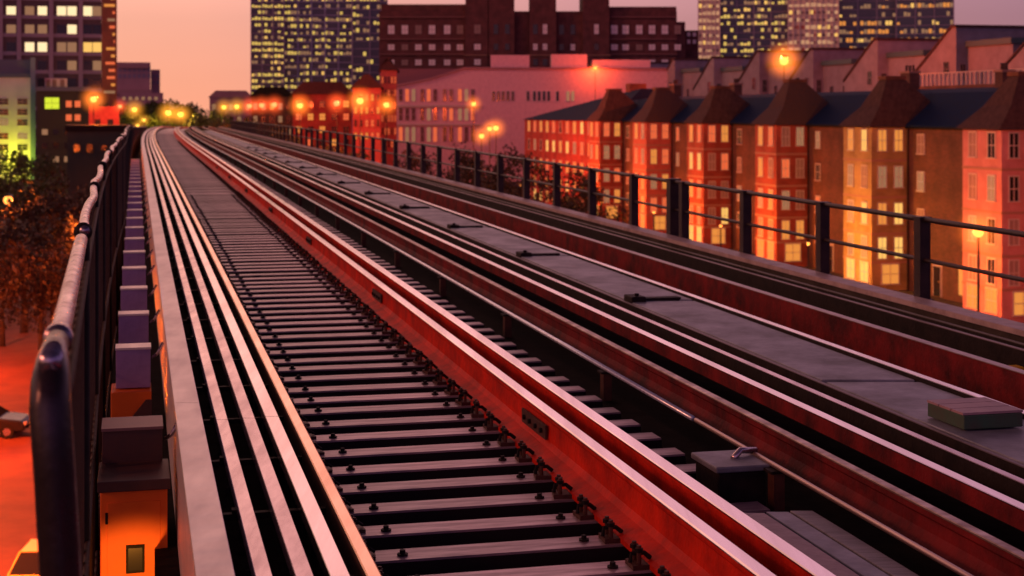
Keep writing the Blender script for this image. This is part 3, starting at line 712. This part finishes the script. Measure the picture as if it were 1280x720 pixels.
# mauve distant blocks
Y = 900
t, x0, W, top = block('distant_block', 146, 188, 78, Y, 40, M_mauve, 'mauve distant block with flat roof left of the pink sky gap')
b = MB(); b.box(-1, W + 1, -2, 3, top - 19, top - 16, mat('pale_mauve_band', (.45, .25, .25), .8)); b.build('band', t)
b = MB(); b.box(1, W - 1, -2, -.02, top - 3.5, top - 1.0, mat('pale_mauve_band', (.45, .25, .25), .8)); b.build('band', t)
wgrid(t, x0, Y, range(150, 187, 6), (87, 95), 4, 5, lambda px, py: M_towerf, M_mauve)
t, x0, W, top = block('distant_block', 188.5, 200, 87, 920, 40, M_mauve, 'narrow mauve distant block with stepped roof right of the wide one')
wgrid(t, x0, 920, (192, 197), (95, 103), 3, 4, lambda px, py: M_towerf, M_mauve)
t, x0, W, top = block('distant_block', 150, 204, 116, 820, 30, M_mauve, 'low mauve distant block in front of the taller pair')
wgrid(t, x0, 820, range(155, 200, 8), (123,), 4, 4, lambda px, py: M_l3, M_mauve)

# glass towers --------------------------------------------------------
def curtain(t, x0, y0, axis, length, z0, floors, fh, ncol, probs, name='glazing', g0=None):
    """one mesh per floor: a ribbon of panes; axis 'x' faces -Y, axis 'y' faces -X"""
    for f in range(floors):
        b = MB(); z = z0 + f * fh; row = rr.random()
        for c in range(ncol):
            a0 = c * length / ncol + .12; a1 = (c + 1) * length / ncol - .12
            r_ = rr.random() * (.40 + 1.1 * row)
            m = g0 or M_towerg
            acc = 0
            for pm_, mm in probs:
                acc += pm_
                if r_ < acc: m = mm; break
            hh = fh * rr.choice((.40, .5, .5, .28)) if m is not (g0 or M_towerg) else fh * (.38 if g0 else .62)
            if axis == 'x': b.box(x0 + a0, x0 + a1, y0 - .06, y0 + .0, z + .35, z + .35 + hh, m)
            else: b.box(y0 - .06, y0 + .0, x0 + a0, x0 + a1, z + .35, z + .35 + hh, m)
        b.build(name, t)
def tower(name, px0, px1, Y, depth, body, label, fh, cols, probs, pyb=112, pyt=-45, ribs=6, ribm=M_towerf, side=None, sidecols=0):
    B = Blk(px0, px1, Y); W = B.W
    t = empty(name, (B.org[0], B.org[1], STREET), B.a, label, 'tower')
    top = py2z(pyt, Y) - STREET
    b = MB(); b.box(0, W, 0, depth, 0, top, body); b.build('wall', t)
    zb = py2z(pyb, Y) - STREET; n = int((top - zb) / fh)
    curtain(t, 0, -.02, 'x', W, zb, n, fh, cols, probs, g0=M_creamw if body is M_cream else None)
    b = MB()
    for q in range(ribs + 1):
        x = q * W / ribs; b.box(x - .22, x + .22, -.6, -.1, 0, top, ribm)
    b.build('ribs', t)
    b = MB()
    for q in range(n + 1): b.box(0, W, -.3, -.09, zb + q * fh - .18, zb + q * fh + .16, ribm)
    b.build('floor_edges', t)
    b = MB(); b.box(-.5, W + .5, -.5, depth + .5, top + .003, top + 2, ribm); b.build('roof', t)
    return t
P1 = [(.10, M_l1), (.13, M_l4), (.16, M_l3)]
tower('glass_tower', 314, 355, 560, 40, M_towerg, 'narrow yellow-lit left wing of the glass tower at left of centre', 2.3, 10, [(.40, M_l6), (.12, M_l1), (.22, M_l3)], pyb=120, ribs=3)
tower('glass_tower', 355.5, 440, 566, 40, M_towerg, 'wide blue glass tower with lit floors left of centre', 2.5, 22, [(.22, M_l6), (.04, M_l1), (.26, M_l3)], pyb=120, ribs=5, ribm=mat('tower_rib_violet', (.36, .33, .50), .4, .1))
tower('glass_tower', 440.5, 484, 562, 40, M_towerg, 'right wing of the blue glass tower with amber lit floors', 2.9, 10, [(.22, M_l6), (.2, M_l3)], pyb=120, ribs=2)
tower('cream_tower', 873, 899.5, 620, 30, M_cream, 'cream tower with tiny windows left of the right-hand glass towers', 3.0, 6, [(.6, M_l7), (.1, M_l1)], pyb=75, ribs=5, ribm=M_cream)
tower('glass_tower', 900, 985, 624, 40, M_towerg, 'glass tower with yellow lit floors beside the cream tower', 2.8, 20, [(.30, M_l6), (.08, M_l1), (.22, M_l3)], pyb=75, ribs=4, ribm=M_towerf)
tower('cream_tower', 985.5, 1048, 610, 30, M_cream, 'cream and pink ribbed tower between two dark glass towers', 3.0, 12, [(.45, M_l7), (.1, M_l1), (.1, M_stuccor)], pyb=75, ribs=9, ribm=M_cream)
tower('glass_tower', 1048.5, 1120, 616, 40, M_towerg, 'left half of the dark blue tower with amber bands at right', 3.4, 16, [(.20, M_l2), (.05, M_l1), (.22, M_l3)], pyb=75, ribs=3)
tower('glass_tower', 1120.5, 1192, 604, 40, M_towerg, 'right half of the dark blue tower against the mauve sky', 3.4, 16, [(.20, M_l2), (.05, M_l1), (.22, M_l3)], pyb=75, ribs=3)

# mill-like brick building -----------------------------------------------
Y = 430
x0 = px2x(474, Y); t = empty('brick_mill', (x0, Y, STREET), 0, 'huge dark brick mill with rows of pale windows and square roof turrets', 'building')
S = Y / FPX
def mx(px): return px2x(px, Y) - x0
def mz(py): return py2z(py, Y) - STREET
b = MB(); b.box(mx(474), mx(846), 0, 30, 0, mz(14), M_brickT); b.box(mx(846.1), mx(857), 1, 28, 0, mz(27), M_brickT); b.build('wall', t)
b = MB(); b.box(mx(476), mx(586), 1, 28, mz(14) + .003, mz(5), M_brickT); b.box(mx(760), mx(846), 1, 28, mz(14) + .003, mz(8), M_brickT); b.build('attic', t)
for a, c, tp in ((582, 610, -30), (611, 643, -30), (662, 695, -30), (728, 761, -12)):
    b = MB(); b.box(mx(a), mx(c), -2.2, 20, 0, mz(tp), M_brickT); b.box(mx(a) - .4, mx(c) + .4, -2.6, 20.4, mz(70), mz(69), M_band); b.build('turret', t)
for py in (21.5, 68, 49):
    b = MB()
    for a, c in ((474, 581), (762, 846)): b.box(mx(a), mx(c), -.7, -.003, mz(py + .6), mz(py - .6), mat('mill_stone_band', (.24, .10, .10), .7))
    b.build('stone_band', t)
M_pw = mat('sky_pale_mill_window', (.88, .78, .80), .35)  # sky reflected in the panes is put into a pale base colour
for py, hh in ((37, 11), (59, 7), (78, 7)):
    for px in (489, 506, 523, 540, 559, 575, 597, 768, 782, 799, 815, 831, 847): window(t, (mx(px), -.05 if not 582 < px < 643 else -2.25, mz(py)), 0, 8 * S, hh * S, M_pw if rr.random() < .75 else M_curtain, M_brickT, True)
    for px in (620, 634, 669, 681, 702, 716, 745): window(t, (mx(px), -2.25 if px in (620, 634, 669, 681, 745) else -.05, mz(py)), 0, 5.5 * S, hh * 1.1 * S, M_glassd if rr.random() < .6 else M_pw, M_brickT, True)
t, x0_, W, top = block('small_block', 856, 873, 38, 440, 20, M_brickT, 'small dark block with pale panes between the mill and the cream tower')
wgrid(t, x0_, 440, (861, 868), (43, 52), 4, 5, lambda px, py: M_pw, M_brickT)

# long pink hall ------------------------------------------------------------
Y = 330; x0 = px2x(494, Y); t = empty('pink_hall', (x0, Y, STREET), 0, 'long pale pink hall with sloping roof end behind the terrace', 'building')
def mx(px): return px2x(px, Y) - x0
def mz(py): return py2z(py, Y) - STREET
b = MB()
b.prism([(mx(494), 0), (mx(868), 0), (mx(868), mz(87)), (mx(580), mz(86)), (mx(540), mz(99)), (mx(494), mz(109))], 'y', 0, 24, M_stucco); b.build('wall', t)
b = MB(); b.prism([(mx(490), mz(109.5)), (mx(490), mz(107)), (mx(540), mz(97)), (mx(580), mz(84)), (mx(870), mz(85)), (mx(870), mz(86.9)), (mx(580), mz(85.9)), (mx(540), mz(98.9)), (mx(494), mz(108.9))], 'y', -.6, 24, mat('pink_coping', (.4, .2, .22), .7)); b.build('coping', t)
b = MB(); b.box(mx(495), mx(600), -.5, -.005, mz(134), mz(131.5), M_trim); b.box(mx(495), mx(600), -.5, -.005, mz(157), mz(155), M_trim); b.build('band', t)
for py, hh in ((119, 15), (143, 15), (168, 18)):
    for px in (501, 509, 517, 528, 536, 544, 556, 564, 575, 583, 591): window(t, (mx(px), -.05, mz(py)), 0, 4.4 * Y / FPX, hh * Y / FPX, rr.choice([M_glassd, M_glassd, M_brickd, M_l3, M_l5]), M_stucco, True)
for px in (617, 623, 629, 635, 641, 660, 668, 674, 680, 686, 697, 710, 716): window(t, (mx(px), -.05, mz(120)), 0, 3.6 * Y / FPX, 12 * Y / FPX, M_glassd if px < 700 else M_l3, M_white, False)
for a, c, tp in ((613, 662, 68), (690, 735, 67), (742, 815, 74)):
    b = MB(); b.box(mx(a), mx(c), 4, 12, mz(86), mz(tp), M_stucco); b.build('roof_hut', t)
# purple sloped roof in front of mill at left
t, x0_, W, top = block('mauve_shed', 474, 575, 86, 350, 20, mat('mauve_shed_wall', (.24, .09, .12), .7), 'dark mauve shed behind the sloping end of the pink hall')

# red low buildings left of the hall, along the line
def lowb(px0, px1, pyt, Y, m, label, lights, roofm=M_tile):
    t, x0, W, top = block('low_building', px0, px1, pyt, Y, 18, m, label)
    b = MB(); b.prism([(-.5, top + .003), (W + .5, top + .003), (W - 2, top + 2.4), (2, top + 2.4)], 'y', -.4, 18.4, roofm); b.build('roof', t)
    wpx = max(4, (px1 - px0) / 8)
    for py in range(int(pyt) + 12, 185, 16):
        for q in range(5):
            px = px0 + (q + .5) * (px1 - px0) / 5
            window(t, (x0.x(px), -.05, x0.z(px, py)), 0, (px1 - px0) / 11 * Y / FPX, 8 * Y / FPX, rr.choice(lights), M_brick, True)
    return t
lowb(366, 440, 118, 290, M_brick, 'low red brick building glowing behind two lamps, left of the tall red block', [M_l5, M_l2, M_glassd])
lowb(441, 476, 110, 265, M_stuccor, 'tall narrow red building at the end of the low brick row', [M_l5, M_l2, M_glassd])
lowb(476, 496, 88, 285, M_stuccor, 'slim bright red block just left of the pink hall', [M_l5, M_glassd])
lowb(314, 366, 121, 380, M_brickd, 'low dark brick building below the glass tower', [M_l3, M_glassd, M_l2], M_black)
lowb(262, 315, 122, 520, M_mauve, 'flat mauve building left of the glass tower base', [M_l3, M_glassd], M_mauve)

# ------------------------------------------------------------------ trees
def leaf_cloud(seed, rx, ry, rz, n, size, m, clumps=26):
    r_ = random.Random(seed); b = MB(); cl = []
    for _ in range(clumps):
        while True:
            v = Vector((r_.uniform(-1, 1), r_.uniform(-1, 1), r_.uniform(-1, 1)))
            if .25 < v.length < 1: break
        cl.append((Vector((v.x * rx, v.y * ry, v.z * rz)), r_.uniform(.22, .42) * min(rx, rz)))
    for _ in range(n):
        c, rad = r_.choice(cl)
        v = Vector((r_.gauss(0, 1), r_.gauss(0, 1), r_.gauss(0, 1))).normalized() * rad * r_.random() ** .35
        p = c + v; s_ = size * r_.uniform(.6, 1.5)
        a = Vector((r_.gauss(0, 1), r_.gauss(0, 1), r_.gauss(0, 1))).normalized(); d_ = a.orthogonal().normalized(); e = a.cross(d_)
        b.poly([p - d_ * s_, p - e * s_ * .5, p + d_ * s_, p + e * s_ * .5], m)
    return b.mesh('crown'), cl
def make_tree(seed, hgt, rx, m, n=2600, size=.16):
    rz = rx * .9; cz = hgt - rz
    cm, cl = leaf_cloud(seed, rx, rx, rz, n, size, m)
    tb = MB(); r_ = random.Random(seed)
    tb.tube([(0, 0, 0), (.05, .05, cz * .4), (-.1, 0, cz * .8), (0, 0, cz + rz * .4)], [.26, .2, .15, .05], M_bark, 8)
    for c, rad in cl[:10]:
        tb.tube([(-.05, 0, cz * r_.uniform(.55, .85)), (c.x * .5, c.y * .5, cz + c.z * .4), (c.x, c.y, cz + c.z)], [.09, .06, .02], M_bark, 5)
    return tb.mesh('trunk', True), cm, cz
TREES = {k_: make_tree(*a) for k_, a in {
    'b1': (1, 8.5, 3.6, M_leafb), 'b2': (2, 7.5, 3.2, M_leafb), 'b3': (3, 9.5, 3.9, M_leafb, 3200), 'g1': (4, 10, 4.2, M_leafg, 2600, .25), 'g2': (5, 12, 5.0, M_leafg, 3000, .3), 's1': (6, 5.5, 1.9, M_leafb, 1400, .11)}.items()}
def tree(kind, x, y, label, group, sc_=1., z=STREET):
    tm, cm, cz = TREES[kind]
    t = empty('tree', (x, y, z), random.uniform(0, 6), label, 'tree', group); t.scale = (sc_,) * 3
    mesh_obj('trunk', tm, t); mesh_obj('crown', cm, t, (0, 0, cz)); return t
G1 = 'brown trees along the left street'
for k_, px, Y, s_, l in (('b1', 12, 118, 1, 'brown-leaved tree at the left edge under the orange lamp'), ('b3', 70, 128, 1, 'brown-leaved tree beside the handrail lamp on the left street'), ('b2', 40, 150, 1.1, 'middle brown tree behind the nearer street trees'),
        ('b2', 100, 150, 1, 'brown tree mostly hidden behind the fence bars'), ('b3', 3, 98, .85, 'large brown tree cut off by the left picture edge'), ('b1', 52, 96, .85, 'brown tree just left of the steel handrail'),
        ('s1', 30, 104, 1.15, 'short brown tree between two larger ones on the left street'), ('b1', 85, 108, .95, 'brown tree crowding against the fence'), ('s1', 66, 98, .9, 'slim small tree nearest the handrail'),
        ('g1', 12, 190, 1, 'yellow-green lit tree in front of the white flats'), ('g1', 44, 205, .9, 'green tree beside the yellow-green one before the flats')):
    tree(k_, px2x(px, Y), Y, l, G1, s_)
G2 = 'far trees at the end of the viaduct'
i = 0
fl = ['left', 'right']
far = [(152, 330, 1.25, 'far green tree nearest the red lit annexe'), (166, 380, 1.45, 'second far green tree from the annexe'), (180, 340, 1.25, 'far tree right above the vanishing rails'), (193, 420, 1.55, 'rounded far tree left of the yellow lamps'),
       (236, 420, 1.5, 'far tree just right of the yellow lamps'), (252, 360, 1.3, 'second tree right of the yellow lamps'), (268, 330, 1.25, 'third tree right of the yellow lamps'), (286, 300, 1.15, 'tree under the first of the red lamps'),
       (304, 280, 1.1, 'tree under the second of the red lamps'), (324, 262, 1.08, 'tree below the glass tower near the parapet'), (346, 240, .95, 'tree left of the low brick row'), (398, 232, .85, 'dark tree before the low brick row'), (432, 215, .8, 'dark tree before the narrow red building')]
for px, Y, s_, l in far: tree('g2', px2x(px, Y), Y, l, G2, s_)
for px, Y, s_, l in ((560, 190, 1.2, 'leafy tree before the pink hall, behind the railing'), (612, 178, 1.35, 'street tree under the pair of red lamps'), (652, 165, 1.25, 'small street tree before the first terrace bay'), (700, 152, 1.15, 'street tree before the small dim terraced house'), (745, 146, 1.0, 'street tree left of the glowing red bay'), (520, 205, 1.2, 'tree left below the pink hall facade')):
    tree('b1', px2x(px, Y), Y, l, 'street trees before the terrace', s_)

# ------------------------------------------------------------------ lamps
def point(loc, e, col, size=.3):
    l = bpy.data.lights.new('lantern_light', 'POINT'); l.energy = e; l.color = col; l.shadow_soft_size = size
    o = bpy.data.objects.new('lantern_light', l); COL.objects.link(o); o.location = loc; return o
ORG = (1, .17, .02); REDL = (1, .10, .02); YEL = (1, .5, .06)
def halo_mesh(name, c, st):  # self-glowing ball imitates a lantern's halo; nothing scatters light here
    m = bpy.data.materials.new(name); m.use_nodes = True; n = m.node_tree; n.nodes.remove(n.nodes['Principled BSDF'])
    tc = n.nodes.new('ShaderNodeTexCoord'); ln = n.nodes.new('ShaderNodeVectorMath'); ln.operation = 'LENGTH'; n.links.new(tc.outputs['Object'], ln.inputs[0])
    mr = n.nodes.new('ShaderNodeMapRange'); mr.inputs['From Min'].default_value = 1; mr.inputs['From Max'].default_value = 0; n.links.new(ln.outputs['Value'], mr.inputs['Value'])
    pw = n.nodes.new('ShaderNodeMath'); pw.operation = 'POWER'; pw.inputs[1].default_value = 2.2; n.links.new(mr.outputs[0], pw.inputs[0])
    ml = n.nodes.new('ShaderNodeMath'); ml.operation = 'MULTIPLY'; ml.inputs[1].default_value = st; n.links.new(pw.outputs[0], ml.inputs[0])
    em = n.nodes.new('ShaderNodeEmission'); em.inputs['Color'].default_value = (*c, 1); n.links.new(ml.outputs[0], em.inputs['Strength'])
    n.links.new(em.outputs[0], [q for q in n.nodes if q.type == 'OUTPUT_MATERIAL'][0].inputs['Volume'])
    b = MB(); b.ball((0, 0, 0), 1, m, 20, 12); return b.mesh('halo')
G_or = halo_mesh('painted_halo_orange', (1, .20, .02), 1.3); G_ye = halo_mesh('painted_halo_amber', (1, .36, .03), .8); G_re = halo_mesh('painted_halo_red', (1, .10, .02), 1.1)
def lamp(px, py, Y, m, energy, col, label, r_=.45, ground=STREET, arm=True, loc=None):
    p = Vector(loc) if loc else toY(Y, px, py)
    t = empty('street_lamp', (p.x, p.y, ground), 0, label, 'street lamp', 'glowing street lamps')
    h = p.z - ground
    b = MB(); b.tube([(0, .0, 0), (0, 0, .9), (0, 0, h - r_ * .56)], [.14, .09, .06], M_pole, 8); b.tube([(0, 0, 0), (0, 0, .5)], .18, M_pole, 8)
    b.build('post', t)
    rc = r_ * .62
    b = MB(); b.ball((0, 0, h), rc, m, 14, 10); b.build('lantern', t, smooth=True)
    gk = {'sodium_lantern_glow': G_or, 'yellow_lantern_glow': G_ye, 'red_orange_lantern_glow': G_re}.get(m.name)
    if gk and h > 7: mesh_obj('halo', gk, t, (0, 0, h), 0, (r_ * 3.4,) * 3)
    b = MB(); b.frustum((-r_ * .7, r_ * .7, -r_ * .7, r_ * .7, h + rc * .86), (-r_ * .2, r_ * .2, -r_ * .2, r_ * .2, h + rc * 1.4), M_pole); b.build('lamp_cap', t)
    if energy: 
        l = point((p.x + .02, p.y + r_ + .38, p.z - .05), energy, col); 
    return t
lamp(117, 124, 240, M_lamp, 9000, ORG, 'big orange lamp before the dark office block', .8)
lamp(150, 133, 260, M_lampr, 4000, REDL, 'red-orange lamp left of the far trees', .55)
lamp(168, 137, 300, M_lampy, 3000, YEL, 'yellow lamp among the far trees, left one', .8)
lamp(180, 150, 300, M_lampy, 0, YEL, 'low yellow lamp among the far trees', .5)
lamp(172, 157, 290, M_lampy, 0, YEL, 'lowest yellow lamp above the end of the fence', .45)
lamp(210, 141, 330, M_lampy, 5000, YEL, 'yellow lamp right above the vanishing rails', .95)
lamp(226, 143, 330, M_lampy, 5000, YEL, 'yellow lamp right of the vanishing rails', .95)
for px, Y, m, l in ((280, 290, M_lampy, 'first yellow lamp of the line left of the glass tower'), (296, 280, M_lampy, 'second yellow lamp of the line left of the glass tower'), (312, 270, M_lampr, 'red lamp at the left foot of the glass tower'),
                    (327, 262, M_lampr, 'second red lamp below the glass tower'), (343, 255, M_lampr, 'third red lamp below the glass tower')):
    lamp(px, 134 - (px - 280) * .05, Y, m, 1500, REDL, l, .68)
lamp(375, 132, 245, M_lamp, 3500, REDL, 'orange lamp below the right half of the glass tower', .75)
lamp(421, 129, 235, M_lampr, 4500, REDL, 'red lamp before the low brick building', .7)
lamp(450, 126, 225, M_lamp, 9000, REDL, 'bright orange lamp before the narrow red building', .8)
lamp(483, 131, 222, M_lamp, 6000, REDL, 'orange lamp just left of the pink hall', .65)
lamp(592, 130, 215, M_lamp, 5000, REDL, 'tall orange lamp before the pink hall facade', .5)
lamp(602, 170, 205, M_lamp, 3500, REDL, 'lowest of the three clustered orange lamps', .55)
lamp(612, 161, 212, M_lamp, 1500, REDL, 'left upper lamp of the clustered three', .5)
lamp(620, 160, 218, M_lamp, 1500, REDL, 'right upper lamp of the clustered three', .6)
lamp(744, 85, 326, M_lamp, 2500, REDL, 'small orange lamp high on the pink hall edge', .5)
lamp(843, 84, 326, M_curtain, 0, REDL, 'unlit pale globe lamp high beside the pink hall', .5)
lamp(980, 76, 205, M_lamp, 26000, REDL, 'big glowing orange lamp above the terrace roofs', .95)
lamp(1223, 290, 88, M_lamp, 4500, ORG, 'bright orange lamp before the nearest terraced house', .5)
lamp(98, 290, 105, M_lamp, 1400, ORG, 'orange lamp just left of the handrail curve', .35)
lamp(10, 250, 150, M_lamp, 3500, ORG, 'orange lamp among the trees at the left edge', .7)
lamp(14, 200, 330, lit('lime_lantern_glow', (.75, .85, .05), 6), 3000, (.75, .85, .03), 'yellow-green lamp before the white flats', .5)
# lamps of the two streets (light the facades and paving from where the poles stand)
for i, Y in enumerate((62, 108, 128, 148, 168, 188, 208, 230)):
    u = 54.6 if i else 52
    x = rowX(u, Y); z = STREET + 4.0
    lamp(0, 0, 0, M_lamp, 3800, [ORG, (1, .22, .03), (1, .34, .04), (1, .22, .02), (1, .2, .02), (1, .2, .02), (1, .2, .02), REDL][i], ['low kerb lamp before the nearest terraced house', 'low kerb lamp beside the pale pink bay', 'low kerb lamp beside the amber lit bay', 'low kerb lamp beside the third bay', 'low kerb lamp beside the fourth bay', 'low kerb lamp beside the fifth bay', 'low kerb lamp beside the sixth bay', 'low kerb lamp at the far end of the terrace'][i], .22, loc=(x, Y, z))
for i, Y in enumerate((44, 64, 84)):
    x = px2x(-60, Y) - (3 if i else 1); z = STREET + 6.2
    lamp(0, 0, 0, M_lamp, 10500, (1, .12, .006), ['near street lamp left of the orange-lit paving', 'second street lamp left of the orange-lit paving', 'third street lamp left of the orange-lit paving'][i], .3, loc=(x, Y, z))
# unseen lamp added behind the fence post to light the orange cabinets
p = P(-.10, 6.3, -.55)
t = empty('cabinet_fill_lamp', p, 0, 'small amber lamp added out of sight on the fence to light the orange cabinet', 'lamp')
b = MB(); b.box(-.10, -.05, -.05, .05, -.07, .07, M_black); b.build('backplate', t)
b = MB(); b.ball((-.03, 0, 0), .045, M_lamp, 10, 8); b.build('lens', t, smooth=True)
l = bpy.data.lights.new('cabinet_fill_light', 'SPOT'); l.energy = 170; l.color = (1, .34, .04); l.spot_size = R(30); l.spot_blend = .6; l.shadow_soft_size = .04
o = bpy.data.objects.new('cabinet_fill_light', l); COL.objects.link(o); o.location = (p.x + .02, p.y + .06, p.z); o.rotation_euler = (P(-.02, 9, -.62) - p).to_track_quat('-Z', 'Y').to_euler()

# ------------------------------------------------------------------ cars
def car(loc, rz, paint, label, lights=False):
    t = empty('parked_car', loc, rz, label, 'car', 'cars parked on the streets')
    b = MB(); pr = [(-2.15, .32), (2.1, .32), (2.15, .62), (1.95, .82), (.95, .93), (-1.5, .95), (-2.1, .86), (-2.2, .6)]
    b.prism([(x, z) for x, z in pr], 'y', -.86, .86, paint); b.build('body', t, bevel=.07)
    b = MB(); b.hexa([(-1.6, -.80, .93), (1.0, -.80, .93), (1.0, .80, .93), (-1.6, .80, .93), (-1.05, -.62, 1.42), (.25, -.62, 1.42), (.25, .62, 1.42), (-1.05, .62, 1.42)], M_glassd); b.build('glasshouse', t, bevel=.05)
    b = MB(); b.box(-1.08, .28, -.64, .64, 1.415, 1.46, paint)
    for s_ in (-1, 1):
        b.tube([(1.0, s_ * .80, .93), (.25, s_ * .64, 1.43)], .035, paint, 5); b.tube([(-1.6, s_ * .80, .93), (-1.05, s_ * .64, 1.43)], .05, paint, 5); b.tube([(-.3, s_ * .81, .93), (-.35, s_ * .64, 1.43)], .03, paint, 5)
    b.build('roof', t, bevel=.02)
    w = MB(); w.tube([(0, -.1, 0), (0, .1, 0)], .32, M_black, 18); w.tube([(0, -.11, 0), (0, .11, 0)], .18, M_galv, 12); wm = w.mesh('wheel')
    for x in (-1.35, 1.35):
        for y in (-.80, .80): mesh_obj('wheel', wm, t, (x, y, .32))
    for y in (-.62, .62):
        b = MB(); b.box(2.08, 2.17, y - .16, y + .16, .60, .72, M_l4 if lights else M_trim); b.build('headlight', t)
        b = MB(); b.box(-2.22, -2.12, y - .16, y + .16, .66, .80, M_l5); b.build('tail_light', t)
    b = MB(); b.box(2.12, 2.19, -.4, .4, .4, .55, M_black); b.build('grille', t)
    return t
M_pdark = mat('black_car_paint', (.02, .02, .025), .2, .3); M_pyel = mat('yellow_van_paint', (.85, .62, .22), .35); M_pgrey = mat('grey_car_paint', (.18, .17, .19), .25, .4)
ang = math.atan2(1, -.2316)
p = toY(71, 8, 512); car((p.x - 1.1, 71, STREET + .006), 0.05, M_pdark, 'black car cut off by the left picture edge on orange-lit paving')
p = toY(47.5, 54, 700); car((p.x, 47.5, STREET + .006), -math.pi / 2 + .05, M_pyel, 'yellow-roofed car half hidden by the near fence post', True)
for i, (Y, m, l) in enumerate(((84, M_pdark, 'black car parked nearest along the right kerb'), (92, M_pgrey, 'grey car parked by the nearest terraced house'), (101, M_pdark, 'dark car parked below the pale pink bay'), (111, M_pgrey, 'grey car parked between the first two bays'), (121, M_pdark, 'dark car parked below the amber bay'), (133, M_pdark, 'dark car parked below the third bay'), (146, M_pgrey, 'grey car parked farthest along the kerb'))):
    car((rowX(52.6, Y), Y, STREET + .004), ang, m, l)

# ------------------------------------------------------------------ world, sun, camera
w = bpy.data.worlds.new('World'); sc.world = w; w.use_nodes = True
nt = w.node_tree; N = nt.nodes; L = nt.links; bg = N['Background']
SUN_AZ = TH + R(100) ; SUN_EL = R(23)      # low sun square to the left of the track
sv = Vector((-math.sin(SUN_AZ) * math.cos(SUN_EL), math.cos(SUN_AZ) * math.cos(SUN_EL), math.sin(SUN_EL)))
sky = N.new('ShaderNodeTexSky'); sky.sky_type = 'NISHITA'; sky.sun_disc = False; sky.sun_elevation = R(3); sky.sun_rotation = -SUN_AZ
geo = N.new('ShaderNodeTexCoord'); sp = N.new('ShaderNodeSeparateXYZ'); L.new(geo.outputs['Generated'], sp.inputs[0])
def ramp(stops, src):
    r_ = N.new('ShaderNodeValToRGB'); cr = r_.color_ramp
    while len(cr.elements) < len(stops): cr.elements.new(.5)
    for e, (p_, c) in zip(cr.elements, stops): e.position = p_; e.color = (*c, 1)
    L.new(src, r_.inputs['Fac']); return r_
mrx = N.new('ShaderNodeMapRange'); mrx.inputs['From Min'].default_value = -1; mrx.inputs['From Max'].default_value = 1; L.new(sp.outputs[0], mrx.inputs['Value'])
hor = ramp([(0, (.55, .24, .18)), (.36, (.95, .42, .29)), (.40, (.93, .40, .29)), (.52, (.62, .27, .27)), (.66, (.36, .165, .21)), (1, (.16, .08, .13))], mrx.outputs[0])
zen = ramp([(0, (1.12, 1.02, .86)), (.06, (.98, 1., 1.03)), (.15, (1.7, 1.8, 2.0)), (.36, (1.6, 1.7, 2.0)), (.62, (.16, .16, .28)), (1, (.09, .09, .16))], sp.outputs[2])
mul = N.new('ShaderNodeVectorMath'); mul.operation = 'MULTIPLY'; L.new(hor.outputs['Color'], mul.inputs[0]); L.new(zen.outputs['Color'], mul.inputs[1])
mry = N.new('ShaderNodeMapRange'); mry.inputs['From Min'].default_value = -1; mry.inputs['From Max'].default_value = 1; L.new(sp.outputs[1], mry.inputs['Value'])
back = ramp([(0, (.42, .42, .72)), (.35, (.42, .42, .72)), (.62, (.7, .7, .85)), (.85, (1, 1, 1))], mry.outputs[0])
mul2 = N.new('ShaderNodeVectorMath'); mul2.operation = 'MULTIPLY'; L.new(mul.outputs[0], mul2.inputs[0]); L.new(back.outputs['Color'], mul2.inputs[1])
sc1 = N.new('ShaderNodeVectorMath'); sc1.operation = 'SCALE'; sc1.inputs['Scale'].default_value = .01; L.new(sky.outputs[0], sc1.inputs[0])
add = N.new('ShaderNodeVectorMath'); add.operation = 'ADD'; L.new(mul2.outputs[0], add.inputs[0]); L.new(sc1.outputs[0], add.inputs[1])
cn = N.new('ShaderNodeTexNoise'); cn.inputs['Scale'].default_value = 2.2; cn.inputs['Detail'].default_value = 4
cm = N.new('ShaderNodeMapping'); cm.inputs['Scale'].default_value = (1, 1, 5); L.new(geo.outputs['Generated'], cm.inputs['Vector']); L.new(cm.outputs[0], cn.inputs['Vector'])
cr_ = N.new('ShaderNodeMapRange'); cr_.inputs['From Min'].default_value = .3; cr_.inputs['From Max'].default_value = .7; cr_.inputs['To Min'].default_value = .94; cr_.inputs['To Max'].default_value = 1.06; L.new(cn.outputs['Fac'], cr_.inputs['Value'])
cs = N.new('ShaderNodeVectorMath'); cs.operation = 'SCALE'; L.new(add.outputs[0], cs.inputs[0]); L.new(cr_.outputs[0], cs.inputs['Scale'])
L.new(cs.outputs[0], bg.inputs['Color']); bg.inputs['Strength'].default_value = 1.0
sl = bpy.data.lights.new('sun', 'SUN'); sl.energy = .8; sl.color = (1, .30, .16); sl.angle = R(6)
so = bpy.data.objects.new('sun', sl); COL.objects.link(so); so.rotation_euler = sv.to_track_quat('Z', 'Y').to_euler()

cam = bpy.data.cameras.new('camera'); co = bpy.data.objects.new('camera', cam); COL.objects.link(co); sc.camera = co
co.location = (0, 0, H); co.rotation_euler = (R(90), 0, 0)
cam.sensor_width = 36; cam.lens = FPX / 1280 * 36; cam.shift_y = -(360 - HY) / 1280
cam.clip_end = 6000; cam.clip_start = .05
cam.dof.use_dof = True; cam.dof.focus_distance = 7.8; cam.dof.aperture_fstop = 3.8
sc.view_settings.view_transform = 'Standard'; sc.view_settings.look = 'None'; sc.view_settings.gamma = 1; sc.view_settings.exposure = 0
sc.cycles.use_denoising = True
sc.cycles.max_bounces = 6; sc.cycles.diffuse_bounces = 3; sc.cycles.glossy_bounces = 3
sc.cycles.use_light_tree = True
sc.cycles.sample_clamp_indirect = 4
